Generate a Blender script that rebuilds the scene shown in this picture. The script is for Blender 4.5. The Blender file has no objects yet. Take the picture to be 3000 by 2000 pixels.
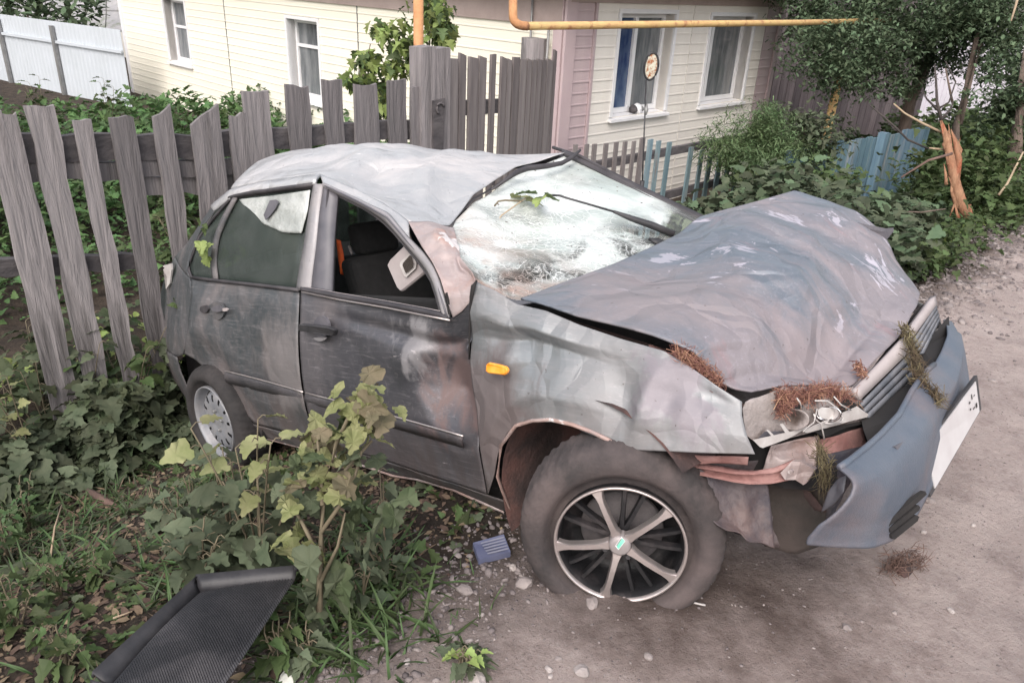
import bpy, bmesh, math, random
import numpy as np
from mathutils import Vector, Matrix, noise as mnoise
R = math.radians
random.seed(7); rng = np.random.default_rng(7)
sc = bpy.context.scene
COL = sc.collection

# ------------------------------------------------------------------ camera
CAMROT = np.array([[0.99870491, 0.05087742, 0.0], [0.02168226, -0.42561464, 0.90464471], [0.04602599, -0.90347311, -0.42616656]])
EYE = np.array([0.0, 0.0, 1.65])
cd = bpy.data.cameras.new("camera"); cam = bpy.data.objects.new("camera", cd); COL.objects.link(cam)
cd.sensor_width = 36; cd.lens = 27; cd.clip_start = 0.05; cd.clip_end = 1000
cam.matrix_world = Matrix(((CAMROT[0][0], -CAMROT[0][1], -CAMROT[0][2], 0), (CAMROT[1][0], -CAMROT[1][1], -CAMROT[1][2], 0),
                           (CAMROT[2][0], -CAMROT[2][1], -CAMROT[2][2], 1.65), (0, 0, 0, 1)))
sc.camera = cam
# ------------------------------------------------------------------ light
SUN_EL, SUN_AZ = 48.0, -25.0           # azimuth clockwise from +Y... direction the light comes from, see below
sun_dir = Vector((-0.18, -0.80, 0.0)).normalized() * math.cos(R(SUN_EL)) + Vector((0, 0, math.sin(R(SUN_EL))))
w = bpy.data.worlds.new("World"); sc.world = w; w.use_nodes = True
nt = w.node_tree; bg = nt.nodes["Background"]
sky = nt.nodes.new("ShaderNodeTexSky"); sky.sky_type = 'NISHITA'; sky.sun_disc = False
sky.sun_elevation = R(SUN_EL); sky.sun_rotation = math.atan2(sun_dir.x, sun_dir.y)
sky.air_density = 1.4; sky.dust_density = 3.0; sky.ozone_density = 1.5
hs = nt.nodes.new("ShaderNodeHueSaturation"); hs.inputs["Saturation"].default_value = 0.42
mixc = nt.nodes.new("ShaderNodeMixRGB"); mixc.blend_type = 'MULTIPLY'; mixc.inputs[0].default_value = 1.0
mixc.inputs[2].default_value = (1.05, 1.0, 0.965, 1)
nt.links.new(sky.outputs[0], hs.inputs["Color"]); nt.links.new(hs.outputs[0], mixc.inputs[1])
nt.links.new(mixc.outputs[0], bg.inputs[0]); bg.inputs[1].default_value = 0.15
sl = bpy.data.lights.new("sun", 'SUN'); sl.energy = 1.15; sl.angle = R(40); sl.color = (1.0, 0.95, 0.9)
so = bpy.data.objects.new("sun", sl); COL.objects.link(so); so.rotation_euler = sun_dir.to_track_quat('Z', 'Y').to_euler()
sc.view_settings.view_transform = 'Standard'; sc.view_settings.look = 'None'
sc.view_settings.exposure = 0.9; sc.view_settings.gamma = 1.0; sc.view_settings.use_curve_mapping = False

# ------------------------------------------------------------------ helpers
def ray(u, v): return CAMROT @ np.array([(u - 1500) / 2250, (v - 1000) / 2250, 1.0])
def at_z(u, v, z):
    d = ray(u, v); return EYE + d * ((z - EYE[2]) / d[2])
def at_depth(u, v, Z): return EYE + ray(u, v) * Z
def at_plane(u, v, P, n):
    d = ray(u, v); return EYE + d * (((P - EYE) @ n) / (d @ n))
def tag(o, label=None, cat=None, group=None, kind=None):
    if label: o["label"] = label
    if cat: o["category"] = cat
    if group: o["group"] = group
    if kind: o["kind"] = kind
    return o
def empty(name, loc=(0, 0, 0), parent=None):
    o = bpy.data.objects.new(name, None); COL.objects.link(o); o.location = loc; o.empty_display_size = 0.1
    if parent: o.parent = parent
    return o
def link(name, me, mat=None, parent=None):
    if mat and not me.materials: me.materials.append(mat)
    o = bpy.data.objects.new(name, me); COL.objects.link(o)
    if parent: o.parent = parent
    return o
def mesh(name, vs, fs, mat=None, parent=None, smooth=False):
    me = bpy.data.meshes.new(name); me.from_pydata([tuple(map(float, v)) for v in vs], [], fs)
    if smooth: me.polygons.foreach_set("use_smooth", [True] * len(me.polygons))
    me.update(); return link(name, me, mat, parent)
BOXF = [(0, 3, 2, 1), (4, 5, 6, 7), (0, 1, 5, 4), (1, 2, 6, 5), (2, 3, 7, 6), (3, 0, 4, 7)]
def frame_box(P, ex, ey, ez, x0, x1, y0, y1, z0, z1):
    q = []
    for z in (z0, z1):
        for x, y in ((x0, y0), (x1, y0), (x1, y1), (x0, y1)): q.append(np.array(P) + ex * x + ey * y + ez * z)
    return q
class MB:
    def __init__(s): s.v = []; s.f = []
    def add(s, vs, fs):
        n = len(s.v); s.v += [tuple(map(float, v)) for v in vs]; s.f += [tuple(i + n for i in f) for f in fs]
    def box(s, *a): s.add(frame_box(*a), BOXF)
    def tube(s, pts, rad, seg=7, cap=True):
        v, f = tube_geo(pts, rad, seg, cap); s.add(v, f)
    def build(s, name, mat=None, parent=None, smooth=False): return mesh(name, s.v, s.f, mat, parent, smooth)
def tube_geo(pts, rad, seg=7, cap=True):
    pts = [np.array(p, float) for p in pts]; n = len(pts); vs = []; fs = []
    rads = rad if hasattr(rad, '__len__') else [rad] * n
    for i, p in enumerate(pts):
        t = pts[min(i + 1, n - 1)] - pts[max(i - 1, 0)]; t /= (np.linalg.norm(t) + 1e-9)
        a = np.cross(t, [0, 0, 1.0]) if abs(t[2]) < 0.9 else np.cross(t, [1.0, 0, 0]); a /= np.linalg.norm(a); b = np.cross(t, a)
        for k in range(seg):
            th = 2 * math.pi * k / seg; vs.append(p + (a * math.cos(th) + b * math.sin(th)) * rads[i])
    for i in range(n - 1):
        for k in range(seg):
            k2 = (k + 1) % seg; fs.append((i * seg + k, i * seg + k2, (i + 1) * seg + k2, (i + 1) * seg + k))
    if cap: fs.append(tuple(range(seg))[::-1]); fs.append(tuple((n - 1) * seg + k for k in range(seg)))
    return vs, fs
def tube(name, pts, rad, mat, parent=None, seg=8):
    v, f = tube_geo(pts, rad, seg); return mesh(name, v, f, mat, parent, True)
def resample(pl, n):
    pl = np.array(pl, float); d = np.r_[0, np.cumsum(np.linalg.norm(np.diff(pl, axis=0), axis=1))]; d /= d[-1]
    t = np.linspace(0, 1, n); out = np.stack([np.interp(t, d, pl[:, k]) for k in range(3)], 1)
    return out
def smooth_pl(P, it=1):
    for _ in range(it):
        Q = P.copy(); Q[1:-1] = (P[:-2] + 2 * P[1:-1] + P[2:]) / 4; P = Q
    return P

# ------------------------------------------------------------------ materials
def mat(name, c1, c2=None, scale=5, rough=0.7, metal=0.0, bump=0.0, bscale=40, stretch=(1, 1, 1), c3=None, s3=2.0, t3=(0.5, 0.65),
        lo=0.35, hi=0.65, rand=0.0, island=0.0, detail=6, spec=0.5, rough2=None, coord='Object', transl=0.0, distort=0.0, metal2=None):
    m = bpy.data.materials.new(name); m.use_nodes = True; t = m.node_tree; N = t.nodes; L = t.links
    bs = N["Principled BSDF"]; bs.inputs["Roughness"].default_value = rough; bs.inputs["Metallic"].default_value = metal
    bs.inputs["Specular IOR Level"].default_value = spec
    tc = N.new("ShaderNodeTexCoord"); mp = N.new("ShaderNodeMapping"); mp.inputs["Scale"].default_value = stretch
    L.new(tc.outputs[coord], mp.inputs[0])
    def ns(s, d=detail):
        n = N.new("ShaderNodeTexNoise"); n.inputs["Scale"].default_value = s; n.inputs["Detail"].default_value = d
        n.inputs["Roughness"].default_value = 0.62; n.inputs["Distortion"].default_value = distort; L.new(mp.outputs[0], n.inputs["Vector"]); return n
    col = None
    if c2 is not None:
        n = ns(scale); r = N.new("ShaderNodeMapRange"); r.inputs[1].default_value = lo; r.inputs[2].default_value = hi; r.clamp = True
        L.new(n.outputs[0], r.inputs[0]); mx = N.new("ShaderNodeMixRGB"); L.new(r.outputs[0], mx.inputs[0])
        mx.inputs[1].default_value = (*c1, 1); mx.inputs[2].default_value = (*c2, 1); col = mx.outputs[0]
        if rough2 is not None:
            rr = N.new("ShaderNodeMapRange"); rr.inputs[3].default_value = rough; rr.inputs[4].default_value = rough2
            L.new(r.outputs[0], rr.inputs[0]); L.new(rr.outputs[0], bs.inputs["Roughness"])
        if metal2 is not None:
            rr = N.new("ShaderNodeMapRange"); rr.inputs[3].default_value = metal; rr.inputs[4].default_value = metal2
            L.new(r.outputs[0], rr.inputs[0]); L.new(rr.outputs[0], bs.inputs["Metallic"])
    if c3 is not None:
        n = ns(s3, 8); r = N.new("ShaderNodeMapRange"); r.inputs[1].default_value = t3[0]; r.inputs[2].default_value = t3[1]
        L.new(n.outputs[0], r.inputs[0]); mx = N.new("ShaderNodeMixRGB"); L.new(r.outputs[0], mx.inputs[0])
        if col: L.new(col, mx.inputs[1])
        else: mx.inputs[1].default_value = (*c1, 1)
        mx.inputs[2].default_value = (*c3, 1); col = mx.outputs[0]
    if rand or island:
        if rand: oi = N.new("ShaderNodeObjectInfo").outputs["Random"]; amt = rand
        else: oi = N.new("ShaderNodeNewGeometry").outputs["Random Per Island"]; amt = island
        r = N.new("ShaderNodeMapRange"); r.inputs[3].default_value = 1 - amt; r.inputs[4].default_value = 1 + amt; L.new(oi, r.inputs[0])
        h = N.new("ShaderNodeHueSaturation"); L.new(r.outputs[0], h.inputs["Value"])
        r2 = N.new("ShaderNodeMapRange"); r2.inputs[3].default_value = 0.5 - amt * 0.06; r2.inputs[4].default_value = 0.5 + amt * 0.03; L.new(oi, r2.inputs[0])
        L.new(r2.outputs[0], h.inputs["Hue"])
        if col: L.new(col, h.inputs["Color"])
        else: h.inputs["Color"].default_value = (*c1, 1)
        col = h.outputs[0]
    if col: L.new(col, bs.inputs["Base Color"])
    else: bs.inputs["Base Color"].default_value = (*c1, 1)
    if bump:
        n = ns(bscale); b = N.new("ShaderNodeBump"); b.inputs["Strength"].default_value = bump; b.inputs["Distance"].default_value = 0.02
        L.new(n.outputs[0], b.inputs["Height"]); L.new(b.outputs[0], bs.inputs["Normal"])
    if transl:
        tr = N.new("ShaderNodeBsdfTranslucent"); 
        if col: L.new(col, tr.inputs[0])
        else: tr.inputs[0].default_value = (*c1, 1)
        ms = N.new("ShaderNodeMixShader"); ms.inputs[0].default_value = transl
        L.new(bs.outputs[0], ms.inputs[1]); L.new(tr.outputs[0], ms.inputs[2]); L.new(ms.outputs[0], N["Material Output"].inputs[0])
    return m

M = {}
M['plank'] = mat('weathered wood', (.145, .135, .140), (.28, .255, .26), 16, .9, stretch=(1, 1, .10), bump=1.0, bscale=26, c3=(.055, .05, .05), s3=5, t3=(.50, .66), rand=.32, distort=.6, lo=.30, hi=.70)
M['rail'] = mat('old rail wood', (.055, .05, .055), (.105, .095, .098), 16, .9, bump=.7, bscale=18, rand=.2, stretch=(.5, .5, 1))
M['picket'] = mat('grey picket wood', (.15, .13, .13), (.23, .205, .20), 20, .9, stretch=(1, 1, .08), bump=.5, bscale=30, rand=.22)
M['blue'] = mat('faded blue paint', (.13, .20, .235), (.22, .29, .31), 14, .85, stretch=(1, 1, .15), bump=.4, bscale=30, rand=.3, c3=(.20, .19, .185), s3=14, t3=(.55, .7))
M['bluedark'] = mat('blue board', (.06, .12, .18), (.14, .22, .265), 10, .85, stretch=(1, 1, .12), bump=.3, rand=.25, c3=(.24, .26, .27), s3=9, t3=(.52, .68))
M['cream'] = mat('cream vinyl siding', (.80, .765, .655), (.83, .795, .69), 3, .45, rand=.03, bump=.05)
M['cream2'] = mat('pale vinyl siding', (.74, .70, .65), (.78, .745, .69), 3, .45, rand=.03, bump=.05)
M['mauve'] = mat('mauve vinyl siding', (.46, .36, .38), (.50, .40, .41), 3, .5, rand=.04, bump=.05)
M['white'] = mat('white pvc', (.78, .78, .80), (.72, .72, .74), 4, .35)
M['soffit_shade'] = mat('brown soffit and eave shade', (.33, .26, .24), (.40, .32, .30), 4, .6)
M['roofred'] = mat('maroon metal roof', (.20, .03, .09), (.26, .05, .12), 6, .45)
M['paneblue'] = mat('window glass blue curtain', (.03, .05, .13), (.11, .15, .23), 5, .06, stretch=(1.5, 1.5, .6), spec=.6)
M['panegrey'] = mat('window glass grey', (.10, .11, .12), (.22, .23, .24), 4, .06, stretch=(3, 3, .5), spec=.6)
M['pipe_rust'] = mat('rusty pipe', (.42, .20, .09), (.50, .27, .13), 12, .8, bump=.3, c3=(.22, .09, .05), s3=7, t3=(.5, .7))
M['pipe_yellow'] = mat('yellow gas pipe', (.50, .36, .15), (.44, .27, .12), 5, .6, bump=.3, c3=(.28, .12, .06), s3=11, t3=(.54, .68))
M['greymetal'] = mat('grey metal', (.28, .28, .28), (.2, .2, .2), 8, .5, .4)
M['sheet'] = mat('white profiled sheet', (.52, .56, .61), (.48, .52, .56), 2, .5)
M['slate'] = mat('slate roof', (.24, .24, .25), (.33, .32, .33), 3, .9, bump=.4, bscale=12, c3=(.15, .17, .13), s3=4, t3=(.5, .7))
M['shed'] = mat('dark shed boards', (.07, .055, .06), (.12, .10, .105), 16, .9, stretch=(1, 1, .08), bump=.5, rand=.3)
M['wall_far'] = mat('far white wall', (.62, .60, .66), (.55, .53, .58), 2, .8)
M['bark'] = mat('bark', (.10, .075, .06), (.17, .13, .11), 18, .95, stretch=(1, 1, .25), bump=1.0, bscale=25)
M['twig'] = mat('dark twig', (.035, .03, .03), (.06, .05, .045), 18, .9)
M['split'] = mat('fresh split wood', (.21, .10, .055), (.37, .215, .13), 24, .85, stretch=(1, 1, .1), bump=1.0, bscale=40, c3=(.26, .08, .04), s3=12, t3=(.5, .66))
M['pale'] = mat('pale stick', (.42, .34, .24), (.30, .22, .15), 12, .85)
M['stem'] = mat('weed stem', (.12, .10, .065), (.18, .15, .10), 10, .8)
M['leaf'] = mat('leaf', (.050, .080, .030), (.085, .120, .048), 9, .55, island=.45, transl=.25, spec=.25)
M['leafdark'] = mat('tree leaf', (.080, .120, .072), (.125, .170, .100), 6, .75, island=.5, transl=.3, spec=.12)
M['leafwilt'] = mat('wilted leaf', (.21, .175, .12), (.13, .12, .075), 14, .75, island=.3, transl=.25, spec=.1)
M['leafh'] = mat('dusty green leaf', (.060, .085, .042), (.10, .125, .070), 12, .65, island=.3, transl=.25, spec=.2, rand=0)
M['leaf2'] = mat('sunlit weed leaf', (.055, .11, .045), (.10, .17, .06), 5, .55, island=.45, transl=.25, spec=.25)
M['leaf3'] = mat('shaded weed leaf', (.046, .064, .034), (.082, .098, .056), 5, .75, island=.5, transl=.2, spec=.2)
M['leafgrey'] = mat('grey green leaf', (.062, .082, .050), (.108, .126, .080), 9, .65, island=.42, transl=.22, spec=.2)
M['leaflime'] = mat('fresh lime leaf', (.20, .28, .08), (.30, .37, .14), 9, .55, island=.35, transl=.35, spec=.25)
M['leafpale'] = mat('pale yellow green leaf', (.30, .30, .16), (.18, .205, .085), 14, .6, island=.3, transl=.3, spec=.2)
M['fern'] = mat('feathery green', (.08, .14, .06), (.14, .20, .09), 3, .6, island=.5, transl=.3)
M['grass'] = mat('grass blade', (.040, .080, .026), (.075, .12, .042), 4, .6, island=.5, transl=.3)
M['dry'] = mat('dry litter', (.085, .058, .038), (.15, .11, .075), 8, .9, island=.6)
M['straw'] = mat('reddish straw', (.17, .075, .055), (.30, .165, .115), 8, .9, island=.55)
M['strawg'] = mat('green brown grass clump', (.085, .062, .035), (.14, .12, .065), 8, .9, island=.5)
M['stone'] = mat('stone', (.13, .11, .11), (.22, .19, .185), 8, .9, island=.45, bump=.3)
M['stonep'] = mat('pale stone', (.36, .32, .31), (.28, .25, .24), 20, .85, bump=.4, rand=.15)
M['dark'] = mat('black void', (.012, .011, .012), (.02, .018, .018), 8, .9)
M['rubber'] = mat('tyre rubber', (.032, .028, .029), (.085, .068, .068), 7, .88, bump=.25, bscale=60, c3=(.115, .09, .088), s3=4, t3=(.5, .72))
M['blackplastic'] = mat('black plastic', (.022, .022, .026), (.05, .048, .052), 12, .55, bump=.1)
M['tray'] = mat('dusty black rubber', (.016, .017, .021), (.045, .044, .049), 5, .62, bump=.2, c3=(.10, .095, .10), s3=3, t3=(.5, .7))
M['alloy'] = mat('machined alloy', (.62, .57, .56), (.48, .42, .41), 14, .32, .85, bump=.1, rough2=.55)
M['alloydark'] = mat('painted black alloy', (.012, .012, .014), (.07, .06, .062), 12, .5, .1, lo=.48, hi=.8, bump=.2)
M['steelrim'] = mat('dusty steel rim', (.20, .21, .235), (.27, .265, .275), 14, .55, .25, bump=.15)
M['hubcap'] = mat('hub cap plastic', (.30, .27, .275), (.36, .33, .33), 10, .5, .3)
M['green'] = mat('green sticker', (.10, .55, .38), (.25, .68, .5), 30, .4)
M['orange'] = mat('orange lens', (.95, .30, .02), (.95, .42, .08), 30, .18)
M['orangecloth'] = mat('orange strap', (.85, .13, .03), (.7, .1, .03), 30, .7)
M['chrome'] = mat('reflector chrome', (.86, .86, .88), (.66, .64, .64), 10, .10, 1.0, bump=.1, bscale=20)
M['whiteplastic'] = mat('white bezel plastic', (.55, .53, .52), (.40, .37, .36), 18, .35)
M['lens'] = mat('hazy lens', (.26, .23, .22), (.38, .34, .335), 9, .3, bump=.4, c3=(.11, .085, .075), s3=7, t3=(.52, .66))
M['red'] = mat('rust pink primer', (.24, .115, .105), (.36, .21, .195), 8, .8, bump=.5, c3=(.13, .075, .068), s3=6, t3=(.52, .66))
M['grille'] = mat('grille plastic', (.10, .11, .13), (.22, .22, .24), 9, .5, bump=.1)
M['bumper'] = mat('unpainted bumper', (.065, .088, .125), (.10, .118, .15), 5, .45, 0.0, bump=.25, bscale=160, c3=(.17, .135, .14), s3=2.2, t3=(.52, .72), spec=.6)
M['seat'] = mat('dark seat cloth', (.007, .007, .008), (.013, .013, .014), 30, .95)
M['visor'] = mat('grey visor vinyl', (.40, .36, .36), (.34, .30, .30), 8, .7)
M['seal'] = mat('rubber seal', (.03, .028, .033), (.06, .055, .06), 12, .6)
M['frame'] = mat('grey door channel', (.075, .075, .09), (.12, .115, .13), 9, .5)
M['pale_reflection'] = mat('pale_reflection', (.50, .52, .51), (.30, .32, .31), 7, .35, bump=.9, bscale=12, lo=.4, hi=.6)
M['pack'] = mat('blue packet', (.09, .105, .19), (.14, .15, .23), 9, .5)
M['packstripe'] = mat('packet print', (.22, .23, .30), (.27, .27, .32), 9, .6)
M['pink'] = mat('pink plastic', (.85, .08, .16), None, rough=.4)
M['paper'] = mat('white paper', (.72, .72, .68), (.6, .6, .56), 9, .8)
M['brownwood'] = mat('brown stick', (.10, .06, .05), (.17, .11, .09), 12, .9, bump=.6)
M['mirror'] = mat('stained mirror', (.62, .60, .50), (.34, .13, .06), 7, .15, lo=.45, hi=.58, stretch=(4, 4, 4))
M['plate'] = mat('number plate white', (.44, .42, .43), (.52, .51, .52), 6, .4)

def paint(name, base, dust, dscale=2.5, dlo=.42, dhi=.62, scratch=(.42, .39, .41), sstretch=(1, 6, 6), samt=.62, rough=.28, red=None, fl=.35, streak=(1, 1, 1), metal=.5, mud_shade=None, mud_shade_z=(.25, .62), spots=(), foil=.35, patches=()):
    """dusty metallic car paint with streaks of scratched primer, mud and painted dark reflection low down, spots of stain and painted reflection"""
    m = bpy.data.materials.new(name); m.use_nodes = True; t = m.node_tree; N = t.nodes; L = t.links; bs = N["Principled BSDF"]
    tc = N.new("ShaderNodeTexCoord")
    def ns(s, st=(1, 1, 1), d=9, ro=.65, dist=0.0, w=0, rot=(0, 0, 0)):
        mp = N.new("ShaderNodeMapping"); mp.inputs["Scale"].default_value = st; mp.inputs["Location"].default_value = (w, w * .7, w * .3); mp.inputs["Rotation"].default_value = rot
        L.new(tc.outputs["Object"], mp.inputs[0])
        n = N.new("ShaderNodeTexNoise"); n.inputs["Scale"].default_value = s; n.inputs["Detail"].default_value = d; n.inputs["Roughness"].default_value = ro
        n.inputs["Distortion"].default_value = dist; L.new(mp.outputs[0], n.inputs["Vector"]); return n.outputs[0]
    def rng_(src, a, b, c=0., d=1.):
        r = N.new("ShaderNodeMapRange"); r.inputs[1].default_value = a; r.inputs[2].default_value = b; r.inputs[3].default_value = c; r.inputs[4].default_value = d
        L.new(src, r.inputs[0]); return r.outputs[0]
    def op(k, a, b):
        x = N.new("ShaderNodeMath"); x.operation = k
        for i, q in enumerate((a, b)):
            if isinstance(q, (int, float)): x.inputs[i].default_value = q
            else: L.new(q, x.inputs[i])
        return x.outputs[0]
    def mix(f, a, b):
        x = N.new("ShaderNodeMixRGB"); L.new(f, x.inputs[0])
        for k, c in ((1, a), (2, b)):
            if isinstance(c, tuple): x.inputs[k].default_value = (*c, 1)
            else: L.new(c, x.inputs[k])
        return x.outputs[0]
    dd = op('MULTIPLY', op('MAXIMUM', rng_(ns(dscale, streak, dist=.6), dlo, dhi), rng_(ns(dscale * 7, w=3), .35, .75, 0., fl)), .85)
    c = mix(dd, base, dust)
    # long fine rubbed lines
    c = mix(rng_(ns(5, (1.2, 22, 22), d=4, w=11, dist=.9), .54, .68, 0, .22), c, scratch)
    c = mix(rng_(ns(3, (9, 2, 7), d=4, w=13, dist=1.5), .58, .72, 0, .16), c, scratch)
    if red: c = mix(rng_(ns(3.2, (1, 3, 1), dist=1.0, w=9), .60, .74, 0, .32), c, red)
    s1 = rng_(ns(2.4, sstretch, d=8, ro=.6, dist=1.4, w=5), samt, samt + .02)
    c = mix(s1, c, scratch)
    c = mix(rng_(ns(7, (sstretch[0] * .8, sstretch[1] * 1.3, sstretch[2] * 2), d=6, w=7), .70, .74, 0, .35), c, scratch)
    md = None
    if mud_shade:
        sx = N.new("ShaderNodeSeparateXYZ"); L.new(tc.outputs["Object"], sx.inputs[0])
        md = op('MULTIPLY', rng_(sx.outputs[2], mud_shade_z[0], mud_shade_z[1], 1., 0.), rng_(ns(4, (2.2, 1, .6), dist=.8, w=4), .36, .60)); c = mix(op('MULTIPLY', md, .85), c, mud_shade)
    for (x, y, z, rr_, col, am) in spots:
        vd = N.new("ShaderNodeVectorMath"); vd.operation = 'DISTANCE'; L.new(tc.outputs["Object"], vd.inputs[0]); vd.inputs[1].default_value = (x, -y, z)
        f = rng_(op('ADD', vd.outputs["Value"], rng_(ns(7, (1, 1, .5), dist=1.2, w=x * 3), .3, .7, -.10, .10)), rr_ * .5, rr_, am, 0.); c = mix(f, c, col); md = op('MAXIMUM', md, f) if md else f
    for (x, y, z, rr_) in patches:
        vd = N.new("ShaderNodeVectorMath"); vd.operation = 'DISTANCE'; L.new(tc.outputs["Object"], vd.inputs[0]); vd.inputs[1].default_value = (x, -y, z)
        f = rng_(op('ADD', vd.outputs["Value"], rng_(ns(11, (.6, 1.6, 1), dist=1.5, w=x * 5, d=6), .25, .75, -rr_ * 1.5, rr_ * 1.5)), rr_ * .80, rr_ * .88, .75, 0.); c = mix(f, c, (.44, .42, .48))
    c = mix(rng_(ns(60, w=2, d=2), .70, .75, 0, .7), c, (.07, .055, .05))
    L.new(c, bs.inputs["Base Color"]); du = op('MAXIMUM', dd, md) if md else dd
    L.new(rng_(du, 0, 1, rough, .75), bs.inputs["Roughness"]); L.new(rng_(du, 0, 1, metal, .05), bs.inputs["Metallic"])
    b = N.new("ShaderNodeBump"); b.inputs["Strength"].default_value = .25; b.inputs["Distance"].default_value = .012; L.new(ns(6, d=4), b.inputs["Height"])
    v = N.new("ShaderNodeTexVoronoi"); v.feature = 'DISTANCE_TO_EDGE'; v.inputs["Scale"].default_value = 5.5; v.inputs["Randomness"].default_value = 1
    mpv = N.new("ShaderNodeVectorMath"); mpv.operation = 'MULTIPLY_ADD'; mpv.inputs[1].default_value = (.25, .25, .25); nn_ = N.new("ShaderNodeTexNoise"); nn_.inputs["Scale"].default_value = 4; L.new(tc.outputs["Object"], nn_.inputs["Vector"]); L.new(nn_.outputs[1], mpv.inputs[0]); L.new(tc.outputs["Object"], mpv.inputs[2]); L.new(mpv.outputs[0], v.inputs["Vector"])
    b3 = N.new("ShaderNodeBump"); b3.inputs["Strength"].default_value = foil; b3.inputs["Distance"].default_value = .02; L.new(rng_(v.outputs[0], 0, .25), b3.inputs["Height"]); L.new(b.outputs[0], b3.inputs["Normal"])
    b2 = N.new("ShaderNodeBump"); b2.inputs["Strength"].default_value = .15; b2.inputs["Distance"].default_value = .003; L.new(ns(70, d=3), b2.inputs["Height"])
    L.new(b3.outputs[0], b2.inputs["Normal"]); L.new(b2.outputs[0], bs.inputs["Normal"])
    return m
MUD_SHADE = (.085, .064, .06)  # mud brown low down, also painting in the darker lower reflection
M['door'] = paint('dusty graphite paint', (.088, .090, .104), (.115, .102, .106), 1.6, .45, .70, samt=.70, rough=.32, fl=.25, metal=.55, mud_shade=MUD_SHADE, mud_shade_z=(.2, .58), foil=.06, spots=((1.80, .76, .62, .19, (.15, .10, .095), .8), (1.62, .78, .78, .12, (.28, .27, .28), .6)))  # brown spot is mud; pale spot paints the bright reflection on the door
M['doorR'] = paint('dirty graphite paint', (.062, .075, .085), (.140, .124, .126), 3.2, .42, .62, samt=.70, rough=.40, fl=.55, streak=(1, 1, .6), metal=.35, mud_shade=MUD_SHADE, mud_shade_z=(.25, .75), foil=.12, spots=((.75, .80, .60, .25, (.20, .18, .18), .6),))
M['fender'] = paint('graphite paint with sky reflection', (.215, .235, .25), (.235, .222, .225), 1.6, .36, .64, samt=.70, rough=.36, fl=.35, metal=.45, mud_shade=MUD_SHADE, mud_shade_z=(.40, .66), spots=((1.92, .78, .55, .30, (.12, .095, .095), .85), (2.62, .70, .70, .15, (.20, .17, .20), .6)))  # base lightened for reflected sky; brown spot paints the dark reflection near the seam
M['hood'] = paint('scraped hood paint', (.135, .165, .20), (.235, .205, .22), 1.1, .40, .54, scratch=(.42, .40, .46), sstretch=(1.5, 2.4, 2), samt=.64, rough=.36, red=(.36, .17, .18), fl=.3, streak=(1, 1.6, 1), metal=.35, foil=.5, spots=((2.35, .45, .88, .35, (.25, .215, .22), .6), (2.75, .2, .66, .25, (.25, .21, .22), .6)), patches=((2.44, .05, .92, .07), (2.55, -.08, .86, .06), (2.46, .22, .86, .055), (2.42, -.35, 1.02, .05), (2.70, -.42, .80, .07), (2.33, -.15, .98, .05), (2.60, .12, .74, .05), (2.22, .1, .95, .05), (2.50, -.5, .98, .06)))
M['roof'] = paint('dusty roof paint with sky reflection', (.385, .395, .41), (.50, .475, .475), 2.0, .40, .66, scratch=(.66, .64, .64), samt=.68, rough=.30, fl=.3, metal=.3)  # dust, with the base also lightened for sky mirrored in the roof
M['framepaint'] = paint('dull frame paint', (.26, .255, .27), (.30, .275, .275), 4, .4, .7, samt=.7, rough=.4, fl=.4, metal=.3, foil=.05)
M['crush'] = paint('dirty crushed metal', (.34, .29, .29), (.34, .22, .19), 3.0, .42, .60, scratch=(.58, .54, .54), sstretch=(2, 2, 2), samt=.60, rough=.45, red=(.30, .13, .10), fl=.4, metal=.15)

# ================================================================== SETTING
SN = np.array([.717, -.697]); SP = np.array([-.34, 1.57]); TD = np.array([.697, .717])
def sval(x, y): return (x - SP[0]) * SN[0] + (y - SP[1]) * SN[1]
def tval(x, y): return (x - SP[0]) * TD[0] + (y - SP[1]) * TD[1]
def from_st(s, t): return SP + SN * s + TD * t
def height(x, y):
    s = sval(x, y); t = np.clip((.22 - s) / 3.2, 0, 1); k = t * t * (3 - 2 * t)
    h = .05 - .91 * k
    n = mnoise.noise(Vector((x * 1.3, y * 1.3, 0))) * .035 * (1 if s < .3 else .35) + mnoise.noise(Vector((x * 5, y * 5, 3))) * (.022 if s < .2 else .006)
    n += mnoise.noise(Vector((x * 16, y * 16, 7))) * (.012 if s < .3 else .0045) + (abs(mnoise.noise(Vector((x * 9, y * 4, 17)))) * .010 if s > .2 else 0)
    if s > .6: n -= .022 * math.exp(-((s - 1.15 - .06 * math.sin(y * 1.3)) / .22) ** 2) + .02 * math.exp(-((s - 2.3) / .25) ** 2)
    h += .046 * math.exp(-(((x - .40) / .44) ** 2 + ((y - 1.54) / .22) ** 2))
    return h + n
def ground_hit(u, v):
    z = 0.
    for _ in range(25):
        P = at_z(u, v, z); z = .5 * z + .5 * height(P[0], P[1])
    P = at_z(u, v, z); return np.array([P[0], P[1], height(P[0], P[1])])
def axis(a, b, fine, lo, hi, grow=1.25):
    c = list(np.arange(a, b, fine)); st = fine; x = c[-1]
    while x < hi: st *= grow; x += st; c.append(x)
    st = fine; x = c[0]; pre = []
    while x > lo: st *= grow; x -= st; pre.append(x)
    return pre[::-1] + c
xs = axis(-3.0, 3.6, .028, -260, 260); ys = axis(1.1, 5.6, .028, -200, 320)
gv = [(x, y, height(x, y)) for y in ys for x in xs]; nx = len(xs)
gf = [(j * nx + i, j * nx + i + 1, (j + 1) * nx + i + 1, (j + 1) * nx + i) for j in range(len(ys) - 1) for i in range(nx - 1)]
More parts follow.
